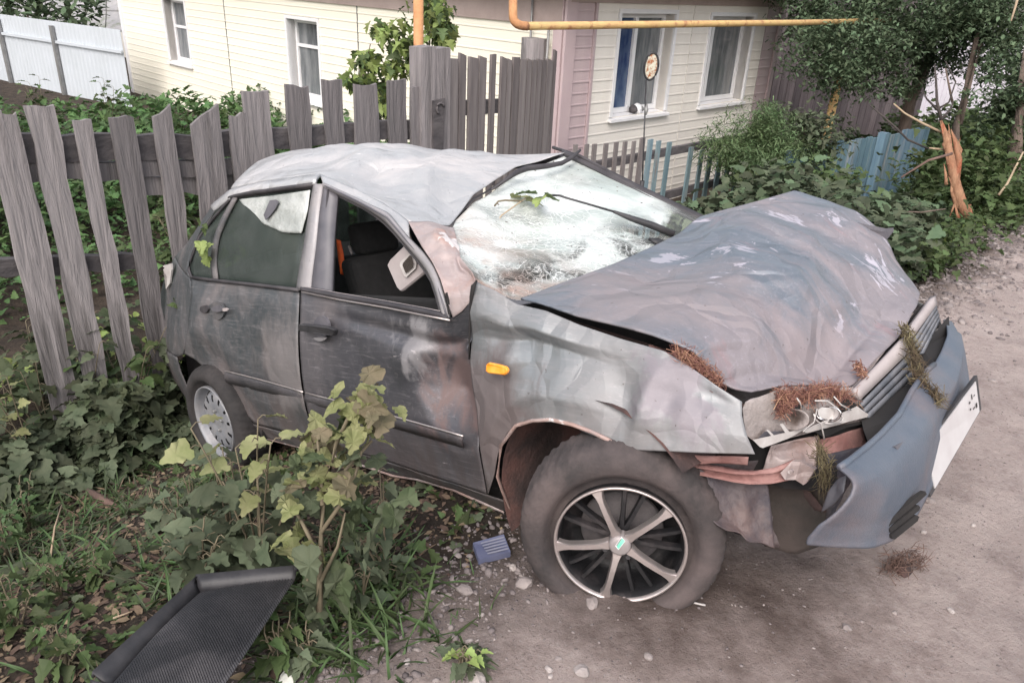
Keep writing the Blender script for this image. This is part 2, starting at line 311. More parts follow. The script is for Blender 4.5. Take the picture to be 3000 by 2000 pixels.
def ground_mat():
    m = bpy.data.materials.new('dirt road and soil'); m.use_nodes = True; t = m.node_tree; N = t.nodes; L = t.links; bs = N["Principled BSDF"]
    bs.inputs["Roughness"].default_value = .93; bs.inputs["Specular IOR Level"].default_value = .2
    g = N.new("ShaderNodeNewGeometry").outputs["Position"]
    def ns(s, d=8, ro=.65, st=None):
        n = N.new("ShaderNodeTexNoise"); n.inputs["Scale"].default_value = s; n.inputs["Detail"].default_value = d; n.inputs["Roughness"].default_value = ro
        L.new(g, n.inputs["Vector"]); return n.outputs[0]
    def rg(src, a, b, c=0., d=1.):
        r = N.new("ShaderNodeMapRange"); r.inputs[1].default_value = a; r.inputs[2].default_value = b; r.inputs[3].default_value = c; r.inputs[4].default_value = d
        L.new(src, r.inputs[0]); return r.outputs[0]
    def mix(f, a, b):
        x = N.new("ShaderNodeMixRGB"); L.new(f, x.inputs[0])
        for k, c in ((1, a), (2, b)):
            if isinstance(c, tuple): x.inputs[k].default_value = (*c, 1)
            else: L.new(c, x.inputs[k])
        return x.outputs[0]
    dt = N.new("ShaderNodeVectorMath"); dt.operation = 'DOT_PRODUCT'; L.new(g, dt.inputs[0]); dt.inputs[1].default_value = (SN[0], SN[1], 0)
    ad = N.new("ShaderNodeMath"); ad.operation = 'ADD'; L.new(dt.outputs["Value"], ad.inputs[0]); ad.inputs[1].default_value = float(-SP @ SN)
    nz = rg(ns(2.2), .3, .7, -.25, .25); ad2 = N.new("ShaderNodeMath"); ad2.operation = 'ADD'; L.new(ad.outputs[0], ad2.inputs[0]); L.new(nz, ad2.inputs[1])
    road = mix(rg(ns(2.5), .35, .68), (.37, .300, .282), (.50, .420, .398))
    road = mix(rg(ns(7, 8), .48, .66, 0, .5), road, (.22, .17, .16)); road = mix(rg(ns(34, 5), .5, .72, 0, .6), road, (.50, .43, .41)); road = mix(rg(ns(60, 4), .60, .70, 0, .7), road, (.13, .10, .095)); road = mix(rg(ns(130, 2), .62, .68, 0, .8), road, (.42, .38, .37))
    soil = mix(rg(ns(7), .35, .65), (.025, .020, .017), (.075, .057, .044)); soil = mix(rg(ns(45, 5), .55, .72), soil, (.10, .08, .062))
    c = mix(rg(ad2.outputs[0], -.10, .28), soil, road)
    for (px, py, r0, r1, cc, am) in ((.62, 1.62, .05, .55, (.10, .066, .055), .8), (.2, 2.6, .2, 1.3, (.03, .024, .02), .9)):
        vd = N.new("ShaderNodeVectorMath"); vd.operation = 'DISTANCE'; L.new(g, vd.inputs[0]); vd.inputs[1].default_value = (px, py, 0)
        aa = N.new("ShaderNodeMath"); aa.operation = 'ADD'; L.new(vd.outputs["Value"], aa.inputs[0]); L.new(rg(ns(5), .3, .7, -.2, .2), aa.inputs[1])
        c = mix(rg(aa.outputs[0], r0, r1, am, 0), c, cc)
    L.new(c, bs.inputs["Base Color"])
    b = N.new("ShaderNodeBump"); b.inputs["Strength"].default_value = 1.0; b.inputs["Distance"].default_value = .03; L.new(ns(26, 12, .78), b.inputs["Height"]); L.new(b.outputs[0], bs.inputs["Normal"])
    return m
M['ground'] = ground_mat()
tag(mesh('ground', gv, gf, M['ground'], None, True), kind='structure')

# ---------------------------------------------------------------- house
HP = at_depth(1645, 250, 7.95); HP[2] = 0
UP = np.array([0, 0, 1.0])
def hd(a): return np.array([math.cos(R(a)), math.sin(R(a)), 0])
dA, dB = hd(136), hd(46)
nA = np.array([-math.cos(R(46)), -math.sin(R(46)), 0]); nB = np.array([math.sin(R(46)), -math.cos(R(46)), 0])
house = empty('house', tuple(HP)); tag(house, 'single-storey house clad in cream siding with mauve corners behind the wooden fence', 'house')
H0 = np.zeros(3)
def siding_mesh():
    prof = [(0, 0), (.010, 0), (.010, .012), (.007, .02), (.003, .114), (0, .114)]
    vs = [(x, y, z) for x in (0, 1) for y, z in prof]; n = len(prof)
    fs = [tuple(range(n)), tuple(range(2 * n - 1, n - 1, -1))] + [(i, i + n, (i + 1) % n + n, (i + 1) % n) for i in range(n)]
    me = bpy.data.meshes.new('siding_board'); me.from_pydata(vs, [], [f[::-1] for f in fs]); me.update(); return me
SB = {}
for k in ('cream', 'cream2', 'mauve'):
    SB[k] = siding_mesh(); SB[k].materials.append(M[k])
def clad(wall, d, n, spans, z0, z1, openings):
    """spans: (start, end, material); a siding board per course and span, cut round the openings"""
    z = z0
    while z < z1:
        for (a0, a1, k) in spans:
            segs = [(a0, a1)]
            for (o0, o1, p0, p1) in openings:
                if z + .1 > p0 and z + .02 < p1:
                    ns = []
                    for s0, s1 in segs:
                        if o1 <= s0 or o0 >= s1: ns.append((s0, s1)); continue
                        if o0 > s0: ns.append((s0, o0))
                        if o1 < s1: ns.append((o1, s1))
                    segs = ns
            for s0, s1 in segs:
                if s1 - s0 < .03: continue
                o = bpy.data.objects.new('siding_board', SB[k]); COL.objects.link(o); o.parent = wall
                L_ = s1 - s0 - .006
                X = d * L_; o.matrix_local = Matrix(((X[0], n[0], 0, d[0] * (s0 + .003)), (X[1], n[1], 0, d[1] * (s0 + .003)), (0, 0, 1, z), (0, 0, 0, 1)))
        z += .115
def window(parent, d, n, a0, a1, z0, z1, panes, mull, depth=.17, transom=None):
    """recessed window: white reveal, sill with lip, frame bars, panes"""
    w_ = MB(); t = .045
    w_.box(H0, d, n, UP, a0 - t, a0, -depth, .022, z0 - .01, z1 + t); w_.box(H0, d, n, UP, a1, a1 + t, -depth, .022, z0 - .01, z1 + t)
    w_.box(H0, d, n, UP, a0, a1, -depth, .021, z1, z1 + t)
    win = w_.build('window', M['white'], parent)
    s = MB(); s.add([H0 + d * a + n * y + UP * z for a in (a0 - .06, a1 + .06) for y, z in ((-depth, z0), (.055, z0 - .035), (.055, z0 - .065), (.045, z0 - .065), (-depth, z0 - .03))],
          [(0, 1, 2, 3, 4), (9, 8, 7, 6, 5), (0, 5, 6, 1), (1, 6, 7, 2), (2, 7, 8, 3), (3, 8, 9, 4), (4, 9, 5, 0)])
    s.build('sill', M['white'], win)
    f = MB(); y0, y1 = -depth, -depth + .04
    f.box(H0, d, n, UP, a0, a1, y0, y1, z0, z0 + .055); f.box(H0, d, n, UP, a0, a1, y0, y1, z1 - .05, z1)
    f.box(H0, d, n, UP, a0, a0 + .05, y0, y1, z0 + .055, z1 - .05); f.box(H0, d, n, UP, a1 - .05, a1, y0, y1, z0 + .055, z1 - .05)
    for mm in mull: f.box(H0, d, n, UP, mm - .03, mm + .03, y0, y1 + .004, z0 + .055, z1 - .05)
    if transom:
        for (b0, b1, tz) in transom: f.box(H0, d, n, UP, b0, b1, y0, y1 - .003, tz - .022, tz + .022)
    f.build('frame', M['white'], win)
    for (b0, b1, k) in panes:
        p = MB(); p.box(H0, d, n, UP, b0, b1, y0 + .008, y0 + .014, z0 + .05, z1 - .045); p.build('pane', M[k], win)
    return win
LA, LB, ZB, ZT = 11.9, 4.45, -1.15, 1.62
# solid backing walls (set behind the boards, windows get dark rooms by their own depth)
def backing(name, d, n, L_, ops):
    b = MB(); cuts = sorted({-.0, L_} | {o[0] for o in ops} | {o[1] for o in ops})
    for i in range(len(cuts) - 1):
        a0, a1 = cuts[i], cuts[i + 1]; op = [o for o in ops if o[0] <= a0 + 1e-6 and o[1] >= a1 - 1e-6]
        if op: b.box(H0, d, n, UP, a0, a1, -.2, -.004, ZB, op[0][2] - .02); b.box(H0, d, n, UP, a0, a1, -.2, -.004, op[0][3] + .02, ZT); b.box(H0, d, n, UP, a0, a1, -.36, -.34, op[0][2] - .02, op[0][3] + .02)
        else: b.box(H0, d, n, UP, a0, a1, -.2, -.004, ZB, ZT)
    return b.build(name, M['cream2'], house)
opA = [(4.6, 5.43, -.1, .98), (8.87, 9.76, -.01, 1.03)]; opB = [(.88, 1.9, .30, 1.37), (2.69, 3.72, .31, 1.35)]
wA = backing('wall', dA, nA, LA, opA); wB = backing('wall', dB, nB, LB, opB)
gr = lambda ops: [(a - .045, b + .045, c - .07, e + .045) for a, b, c, e in ops]
clad(wA, dA, nA, [(.14, 3.62, 'cream'), (3.64, 7.37, 'cream'), (7.39, LA - .09, 'cream')], ZB, ZT, gr(opA))
clad(wB, dB, nB, [(.14, .43, 'mauve'), (.47, 2.28, 'cream2'), (2.30, 4.05, 'cream2'), (4.06, LB - .06, 'mauve')], ZB, ZT, gr(opB))
for (d, n, xs_, k) in ((dA, nA, (3.622, 3.638), 'greymetal'), (dA, nA, (7.372, 7.388), 'greymetal'), (dA, nA, (.02, .14), 'mauve'), (dA, nA, (LA - .09, LA + .03), 'white'),
                       (dB, nB, (-.02, .14), 'mauve'), (dB, nB, (.432, .468), 'mauve'), (dB, nB, (2.282, 2.298), 'cream2'), (dB, nB, (LB - .06, LB + .03), 'mauve')):
    b = MB(); wd = xs_[1] - xs_[0]; b.box(H0, d, n, UP, xs_[0], xs_[1], -.003, .027 if wd > .03 else .010, ZB, ZT); b.build('trim_strip', M[k], house)
window(house, dA, nA, *opA[0], [(4.65, 4.76, 'panegrey'), (4.82, 5.38, 'panegrey')], [4.79], .16, [(4.81, 5.38, .62)])
window(house, dA, nA, *opA[1], [(8.92, 8.96, 'panegrey'), (9.02, 9.71, 'panegrey')], [8.99], .18, [(9.01, 9.71, .58)])
window(house, dB, nB, *opB[0], [(.93, 1.31, 'paneblue'), (1.37, 1.85, 'panegrey')], [1.34], .16)
window(house, dB, nB, *opB[1], [(2.74, 2.93, 'panegrey'), (2.99, 3.67, 'panegrey')], [2.96], .16)
e = MB(); ov = .30
e.box(H0, dA, nA, UP, -.3, LA + .3, -.2, ov, ZT - .02, ZT + .0); e.box(H0, dB, nB, UP, 0.0, LB + .3, -.2, ov, ZT - .021, ZT - .001)
e.box(H0, dA, nA, UP, .03, LA, .0, .03, 1.24, ZT - .02); e.box(H0, dB, nB, UP, .03, LB, .0, .031, 1.47, ZT - .02)  # brown bands on the walls put in the shade under the eaves
e.build('soffit_shade', M['soffit_shade'], house)
r_ = MB(); r_.box(H0, dB, nB, UP, 1.2, LB + .45, -3.0, .42, ZT + .002, ZT + .035)
for k in range(26): r_.box(H0, dB, nB, UP, 1.25 + k * .14, 1.29 + k * .14, -3.0, .425, ZT + .03, ZT + .055)
r_.build('roof', M['roofred'], house)
r_ = MB(); r_.box(H0, dA, nA, UP, -.5, LA + .4, -5, .35, ZT + .036, ZT + .06); r_.build('roof', M['roofred'], house)
# grey conduits on the corner of the house
tube('conduit', [HP - HP + dA * .42 + nA * .06 + UP * z for z in (1.6, .2)], .012, M['greymetal'], house)
tube('conduit', [dA * .16 + nA * .07 + UP * 1.25, dA * .20 + nA * .07 + UP * -.6], .014, M['greymetal'], house)

# ---------------------------------------------------------------- plank fence
FP = np.array([-2.36, 3.63, 0.]); dF = hd(43); nF = np.array([math.sin(R(43)), -math.cos(R(43)), 0])
fence = empty('plank_fence', tuple(FP + UP * -.85)); tag(fence, 'grey weathered plank fence of uneven upright boards running behind the car', 'fence')
FO = FP + UP * -.85
def fpl(u, v, off=0.):
    q = at_plane(u, v, FP + nF * off, nF) - FP; return q @ dF, q[2]
def plank(parent, origin, pts, d, n, y0, y1, m, name='plank', jit=.006):
    """pts: front outline (a,z) in the fence plane, extruded"""
    k = len(pts); c = np.mean(pts, axis=0); base = d * c[0] + UP * c[1]
    vs = [d * (a - c[0]) + UP * (z - c[1]) + n * y + np.array([random.uniform(-jit, jit)] * 3) * .3 for y in (y1, y0) for a, z in pts]
    fs = [tuple(range(k)), tuple(range(2 * k - 1, k - 1, -1))] + [(i, i + k, (i + 1) % k + k, (i + 1) % k) for i in range(k)]
    o = mesh(name, vs, [f[::-1] for f in fs], m, parent); o.location = tuple(base + (FP - origin if origin is not None else 0)); return o
PL = [(-60, 0, 318, 322, 0), (2, 45, 330, 326, 0), (69, 152, 309, 306, 1), (208, 262, 350, 346, 2), (315, 384, 344, 341, 1), (442, 491, 341, 304, 0), (549, 627, 363, 301, 3), (666, 716, 338, 331, 0),
      (705, 781, 266, 264, 0), (831, 897, 245, 251, 1), (940, 996, 232, 231, 0), (1030, 1096, 245, 243, 2), (1130, 1184, 235, 230, 0), (1197, 1234, 255, 252, 0)]
for (u0, u1, v0, v1, kind) in PL:
    a0, z0 = fpl(u0, v0); a1, z1 = fpl(u1, v1); zb = -.95; wob = lambda s=.008: random.uniform(-s, s)
    lft = [(a0 + wob(.004), z0 - (z0 - zb) * k / 11 * 1.0) for k in range(12)]; rgt = [(a1 + wob(.004), z1 - (z1 - zb) * k / 11) for k in range(12)]
    lft = [(a + wob() * (i > 0), z) for i, (a, z) in enumerate(lft)]; rgt = [(a + wob() * (i > 0), z) for i, (a, z) in enumerate(rgt)]
    top = [(a0 * .6 + a1 * .4, z0 * .6 + z1 * .4 + wob(.012)), (a0 * .25 + a1 * .75, z0 * .25 + z1 * .75 + wob(.012))]
    y = random.uniform(.0, .012) + (.024 if kind == 3 else 0)
    plank(fence, FO, lft[::-1] + top + rgt, dF, nF, y, y + .024, M['plank'])
def rail(u0, v0, u1, v1, h, off, k='rail'):
    a0, z0 = fpl(u0, v0, -off); a1, z1 = fpl(u1, v1, -off); n_ = 14
    tp = [(a0 + (a1 - a0) * i / n_, z0 + (z1 - z0) * i / n_ + random.uniform(-.008, .008)) for i in range(n_ + 1)]
    bt = [(a, z - h + random.uniform(-.01, .01)) for a, z in tp]
    plank(fence, FO, bt + tp[::-1], dF, nF, -off - .055, -off, M[k], 'rail')
rail(-80, 398, 700, 395, .13, .01); rail(640, 388, 1215, 352, .12, .012); rail(-60, 482, 760, 465, .09, .02, 'plank'); rail(-70, 760, 420, 745, .09, .012); rail(420, 520, 900, 500, .10, .045, 'plank')
pa0, _ = fpl(1218, 139); pa1, zt = fpl(1308, 139); pm = fpl(1262, 139)[0]
for (a0, a1, z, y0, y1) in ((pa0, pm - .004, zt + .005, -.07, .055), (pm + .004, pa1, zt - .004, -.08, .045)):
    pts = [(a0, -.95), (a0 + .003, .3), (a0, z), (a1, z + .006), (a1 + .004, .2), (a1, -.95)]
    plank(fence, FO, pts[::-1], dF, nF, y0, y1, M['plank'], 'post')
a_, z_ = fpl(1262, 300)
tube('hinge', [FP - FO + dF * (a_ + .02 + .03 * math.cos(t)) + nF * .08 + UP * (z_ - .03 + .035 * math.sin(t)) for t in np.linspace(.3, 4.2, 12)], .008, M['rail'], fence)
plank(fence, FO, [(a_ - .03, z_ - .35), (a_ - .035, z_ + .02), (a_ + .06, z_ + .03), (a_ + .05, z_ - .33)][::-1], dF, nF, .055, .075, M['rail'], 'batten')
# gate of thin pickets
G0 = FP + dF * pa1; G1 = at_depth(1632, 300, 6.5); dG = (G1 - G0) * np.array([1, 1, 0]); GL = np.linalg.norm(dG); dG /= GL; nG = np.array([dG[1], -dG[0], 0])
gate = empty('picket_gate', tuple(G0 + UP * -.85)); tag(gate, 'grey picket gate of thin uneven slats between the thick post and the house corner', 'gate')
def gpl(u, v):
    q = at_plane(u, v, G0, nG) - G0; return q @ dG, q[2]
GP = [(1311, 1336, 170), (1342, 1360, 154), (1370, 1396, 165), (1400, 1420, 163), (1435, 1448, 160), (1465, 1480, 165), (1482, 1494, 171), (1500, 1518, 167), (1520, 1538, 173),
      (1541, 1553, 171), (1556, 1568, 176), (1571, 1583, 172), (1585, 1596, 175), (1599, 1616, 172), (1620, 1627, 145)]
def gp_plank(pts, y0, y1, m, name):
    k = len(pts); c = np.mean(pts, axis=0)
    vs = [dG * (a - c[0]) + UP * (z - c[1]) + nG * y for y in (y1, y0) for a, z in pts]
    fs = [tuple(range(k))[::-1], tuple(range(k, 2 * k))] + [((i + 1) % k, (i + 1) % k + k, i + k, i) for i in range(k)]
    o = mesh(name, vs, fs, m, gate); o.location = tuple(dG * c[0] + UP * (c[1] + .85)); return o
for (u0, u1, v) in GP:
    a0, z0 = gpl(u0, v); a1, z1 = gpl(u1, v); j = random.uniform(-.012, .012)
    gp_plank([(a0 + .01 + j, -.9), (a0 + j * .5, .2), (a0, z0), (a1, z1 + random.uniform(-.02, .01)), (a1 + .004 + j * .5, .1), (a1 + .006 + j, -.9)], 0, .02, M['picket'], 'slat')
for (v0, v1, h) in ((298, 285, .10), (520, 500, .09)):
    a0, z0 = gpl(1312, v0); a1, z1 = gpl(1618, v1); gp_plank([(a0, z0 - h), (a1, z1 - h), (a1, z1), (a0, z0)], -.05, -.002, M['rail'], 'rail')
q = at_depth(1565, 112, 7.9); tall = MB(); tall.tube([(q[0], q[1], -.9), (q[0], q[1], q[2])], .132, 14)
tag(tall.build('gate_post', M['plank'], None), 'thick round grey post rising behind the picket gate', 'post')

# ---------------------------------------------------------------- blue picket fence beside the house
PO = HP + nB * 1.0
def ppl(u, v):
    q = at_plane(u, v, PO, nB) - PO; return q @ dB, q[2]
bf = empty('picket_fence', tuple(PO + UP * -.8)); tag(bf, 'low picket fence of narrow grey and faded blue slats under the house windows', 'fence')
def bslat(parent, O, d, n, a0, a1, z0, z1, m, y0=0, y1=.018, sk=0., name='slat'):
    vs = [d * (a + (sk if z == z1 else 0)) + UP * z + n * y for y in (y0, y1) for a, z in ((a0, z0), (a1, z0), (a1, z1), (a0, z1))]
    o = mesh(name, vs, [(0, 1, 2, 3), (7, 6, 5, 4), (0, 4, 5, 1), (1, 5, 6, 2), (2, 6, 7, 3), (3, 7, 4, 0)], m, parent); return o
for i, (u0, u1, v) in enumerate([(1679, 1689, 424), (1711, 1721, 423), (1736, 1747, 422), (1768, 1779, 421), (1798, 1808, 417), (1826, 1836, 415), (1850, 1859, 414), (1873, 1886, 404), (1898, 1911, 409),
                   (1923, 1934, 413), (1953, 1964, 417), (2018, 2029, 432), (2050, 2060, 440), (2075, 2086, 442), (2104, 2116, 444), (2132, 2142, 448), (2160, 2171, 452), (2190, 2200, 456), (2220, 2230, 458)]):
    a0, z0 = ppl(u0, v); a1, z1 = ppl(u1, v)
    bslat(bf, PO, dB, nB, a0, a1, 0, z0 + .8, M['picket'] if i < 8 else M['blue'], sk=random.uniform(-.01, .01))
for (z, k) in ((.12, 'rail'), (-.35, 'rail')): bslat(bf, PO, dB, nB, -.95, 2.6, z + .74, z + .82, M[k], -.05, -.002, name='rail')
# taller blue board fence to the right
B0 = at_depth(2300, 445, 8.0); B1 = at_depth(2571, 396, 8.9); B2 = at_depth(2722, 374, 9.8)
bb = empty('board_fence', (B0[0], B0[1], -.8)); tag(bb, 'faded blue fence of close upright boards at the roadside beyond the bushes', 'fence')
def boards(Pa, Pb, nbd, O):
    d = (Pb - Pa) * np.array([1, 1, 0]); L_ = np.linalg.norm(d); d /= L_; n = np.array([d[1], -d[0], 0])
    for i in range(nbd):
        t0 = L_ * i / nbd + .006; t1 = L_ * (i + 1) / nbd - .006; zt = Pa[2] + (Pb[2] - Pa[2]) * i / nbd + random.uniform(-.02, .02)
        P = (Pa - O) * np.array([1, 1, 0]); vs = [P + d * a + UP * z + n * y for y in (0, .02) for a, z in ((t0, 0), (t1, 0), (t1, zt + .8), (t0, zt + .8))]
        mesh('board', vs, [(0, 1, 2, 3), (7, 6, 5, 4), (0, 4, 5, 1), (1, 5, 6, 2), (2, 6, 7, 3), (3, 7, 4, 0)], M['bluedark'], bb)
    r = MB(); r.box((Pa - O) * np.array([1, 1, 0]), d, n, UP, 0, L_, -.05, -.003, .55, .63); r.build('rail', M['rail'], bb)
boards(B0, B1, 15, B0); boards(B1, B2, 9, B0)
c_ = MB(); c_.box((B1 - B0) * np.array([1, 1, 0]), dB, nB, UP, -.05, .05, .022, .11, 0, B1[2] + .84); c_.build('post', M['bluedark'], bb)

# ---------------------------------------------------------------- metal fence far left, shed roof behind
W0 = at_z(-60, 34, .5); W1 = at_z(352, 88, .5); dW = (W1 - W0); LW = np.linalg.norm(dW); dW /= LW; nW = np.array([dW[1], -dW[0], 0])
mf = empty('metal_fence', (W0[0], W0[1], -1.0)); tag(mf, 'white profiled metal sheet fence with grey posts left of the house', 'fence')
k = int(LW / .035); prof = [(i * LW / k, .005 if (i // 2) % 2 else 0.) for i in range(k + 1)]
vs = [dW * a + nW * y + UP * z for z in (-.2, 1.5) for a, y in prof]
sh = mesh('sheet_panel', vs, [(i, i + 1, i + k + 2, i + k + 1) for i in range(k)], M['sheet'], mf); sh.modifiers.new('s', 'SOLIDIFY').thickness = .004
for (u, v) in ((8, 96), (158, 80)):
    a = (at_plane(u, v, W0, nW) - W0) @ dW; b = MB(); b.box(H0, dW, nW, UP, a - .04, a + .04, .02, .08, -.2, 1.42); b.build('post', M['greymetal'], mf)
b = MB(); b.box(H0, dW, nW, UP, 0, LW, .02, .05, 1.10, 1.15); b.build('rail', M['sheet'], mf)
S0 = at_depth(-400, 60, 24); S1 = at_depth(900, 120, 20); S2 = at_depth(900, -500, 27); S3 = at_depth(-400, -600, 31)
sroof = MB()
pu = lambda a, b: S0 + (S1 - S0) * a + (S3 - S0) * b + ((S2 - S1) - (S3 - S0)) * a * b
shed = empty('outbuilding', tuple(S0 + UP * 0)); tag(shed, 'grey slate roof of an outbuilding rising behind the white metal fence', 'building')
for r in range(14):
    for c in range(22):
        f0, f1 = r / 14, (r + 1.12) / 14; g0, g1 = c / 22 + .001, (c + 1) / 22 - .001; lift = UP * .05
        q = [pu(g0, f0) - S0 + lift, pu(g1, f0) - S0 + lift, pu(g1, f1) - S0, pu(g0, f1) - S0]; mesh('slate_tile', q + [p - UP * .03 for p in q], BOXF, M['slate'], shed)
wl = MB(); wl.add([S0 - S0, S1 - S0, S1 - S0 - UP * 4, -UP * 4] + [p + np.array([0, .3, 0]) for p in (S0 - S0, S1 - S0, S1 - S0 - UP * 4, -UP * 4)], BOXF); wl.build('wall', M['cream2'], shed)

# ---------------------------------------------------------------- dark shed and pale wall behind the right trees
K0 = at_depth(2262, 100, 12.5); K1 = at_depth(2760, 60, 14.5); K0[2] = K1[2] = 1.8
ks = empty('wooden_shed', (K0[0], K0[1], -.9)); tag(ks, 'dark brown wooden shed wall in shade right of the house', 'shed')
dK = (K1 - K0); LK = np.linalg.norm(dK); dK /= LK; nK = np.array([dK[1], -dK[0], 0])
for i in range(24):
    o = bslat(ks, K0, dK, nK, i * LK / 24 + .006, (i + 1) * LK / 24 - .006, 0, 3.0, M['shed'], 0, .03, name='board')
b = MB(); b.box(H0, dK, nK, UP, -.02, LK, -.12, -.01, 0, 2.95); b.build('wall', M['dark'], ks)
V0 = at_depth(2640, 250, 17); V1 = at_depth(3150, 250, 19); dV = (V1 - V0) * np.array([1, 1, 0]); LV = np.linalg.norm(dV); dV /= LV; nV = np.array([dV[1], -dV[0], 0])
pw = MB(); pw.box(np.array([V0[0], V0[1], 0]), dV, nV, UP, 0, LV, -.1, 0, -1.2, 1.3)
for i in range(40): pw.box(np.array([V0[0], V0[1], 0]), dV, nV, UP, i * LV / 40, i * LV / 40 + LV / 90, 0, .02, -1.2, 1.3)
tag(pw.build('far_wall', M['wall_far']), 'pale lilac wall glimpsed between the trees on the right', 'wall')

# ---------------------------------------------------------------- gas pipes
g0 = at_depth(1503, -60, 5.6); g1 = at_depth(1503, 45, 5.6); g2 = at_depth(1545, 77, 5.65); g3 = at_depth(2340, 67, 8.3); g4 = at_depth(2620, 60, 10.0)
def bez(a, b, c, n=8): return [a * (1 - t) ** 2 + b * 2 * t * (1 - t) + c * t * t for t in np.linspace(0, 1, n)]
corner = at_depth(1503, 78, 5.6)
gp = empty('gas_pipe', tuple(g2)); tag(gp, 'yellow gas pipe running level above the fence with a rusty bend at its left end', 'pipe')
tube('pipe', [g0 - g2] + [p - g2 for p in bez(g1, corner, g2)], .032, M['pipe_rust'], gp, 14)
tube('pipe', [g2 - g2, g3 - g2, g4 - g2], .0295, M['pipe_yellow'], gp, 14)
for (u, v0, v1, Z, r, m, lab) in ((1225, -80, 330, 5.3, .036, 'pipe_rust', 'rusty orange vertical pipe standing behind the split fence post'), (2458, 225, 420, 9.3, .05, 'pipe_yellow', 'ochre post holding up the gas pipe under the tree')):
    a = at_depth(u, v0, Z); tag(tube('pipe_post', [a, (a[0], a[1], -1.0)], r, M[m], None, 12), lab, 'pipe')
bl = empty('bundle', tuple(HP + dB * 1.42 + nB * -.06 + UP * .335)); tag(bl, 'small white and dark bundle lying on the window sill behind the mirror pole', 'bundle')
for (dx, rr_, k_) in ((-.05, .05, 'rail'), (.03, .06, 'white'), (.06, .035, 'greymetal')):
    bm = bmesh.new(); bmesh.ops.create_icosphere(bm, subdivisions=3, radius=rr_)
    for v_ in bm.verts: v_.co *= 1 + .25 * mnoise.noise(v_.co * 20)
    me = bpy.data.meshes.new('lump'); bm.to_mesh(me); bm.free(); o = link('lump', me, M[k_], bl); o.location = tuple(dB * dx + nB * (.03 if dx > .05 else 0))
# mirror on a stick
pb = at_depth(1882, 530, 7.3); pt = at_depth(1893, 235, 7.3)
ms = empty('pole_mirror', (pb[0], pb[1], -.8)); tag(ms, 'oval stained mirror on a thin black pole in front of the house window', 'mirror')
O_ = np.array([pb[0], pb[1], -.8])
tube('pole', [(0, 0, 0), (0, 0, pb[2] + .8)], .022, M['blackplastic'], ms); tube('rod', [(0, 0, pb[2] + .8), tuple(pt - O_)], .007, M['blackplastic'], ms)
c_ = at_depth(1908, 195, 7.3) - O_; ex = np.array([.97, .1, 0]); ez = np.array([.03, 0, 1.]); nn = np.array([.1, -.97, .1])
b = MB(); b.tube([at_depth(1895, 305, 7.3) - O_, at_depth(1893, 322, 7.3) - O_, at_depth(1892, 338, 7.3) - O_], [.006, .022, .006], 10); b.build('fitting', M['greymetal'], ms, True)
ring = [c_ + ex * .068 * math.cos(t) + ez * .122 * math.sin(t) for t in np.linspace(0, 2 * math.pi, 29)]
tube('rim', ring, .011, M['blackplastic'], ms, 6)
mesh('glass', [c_ + nn * .004] + [c_ + (p - c_) * .98 for p in ring[:-1]] + [c_ - nn * .02], [(0, 1 + i, 1 + (i + 1) % 28) for i in range(28)] + [(29, 1 + (i + 1) % 28, 1 + i) for i in range(28)], M['mirror'], ms)


# ================================================================== THE WRECKED CAR
CP = [-0.72611964, -0.26672976, -0.06831757, -0.85441705, 3.80083779, -0.70653222]
def rotm(a, b, c):
    ca, sa = math.cos(a), math.sin(a); cb, sb = math.cos(b), math.sin(b); cc, sn = math.cos(c), math.sin(c)
    return np.array([[ca, -sa, 0], [sa, ca, 0], [0, 0, 1]]) @ np.array([[cb, 0, sb], [0, 1, 0], [-sb, 0, cb]]) @ np.array([[1, 0, 0], [0, cc, -sn], [0, sn, cc]])
CR = rotm(*CP[:3]); CO = np.array(CP[3:])
car = empty('wrecked_car', tuple(CO)); tag(car, 'wrecked dusty grey hatchback with crushed roof, shattered windscreen and torn front, half off the road', 'car')
MC = Matrix([[*CR[i], CO[i]] for i in range(3)] + [[0, 0, 0, 1]]); car.matrix_world = MC; MCI = MC.inverted()
OC = CR.T @ (EYE - CO)
def cw(u, v, y):
    """point of the car at lateral distance y (towards the near side) seen at photo position u,v; car axes x forward, -y near, z up"""
    d = CR.T @ ray(u, v); t = (-y - OC[1]) / d[1]; return OC + t * d
def cc_(x, y, z): return np.array([x, -y, z])
def pts(l): return [cw(*t) if t[0] > 20 else cc_(*t) for t in l]
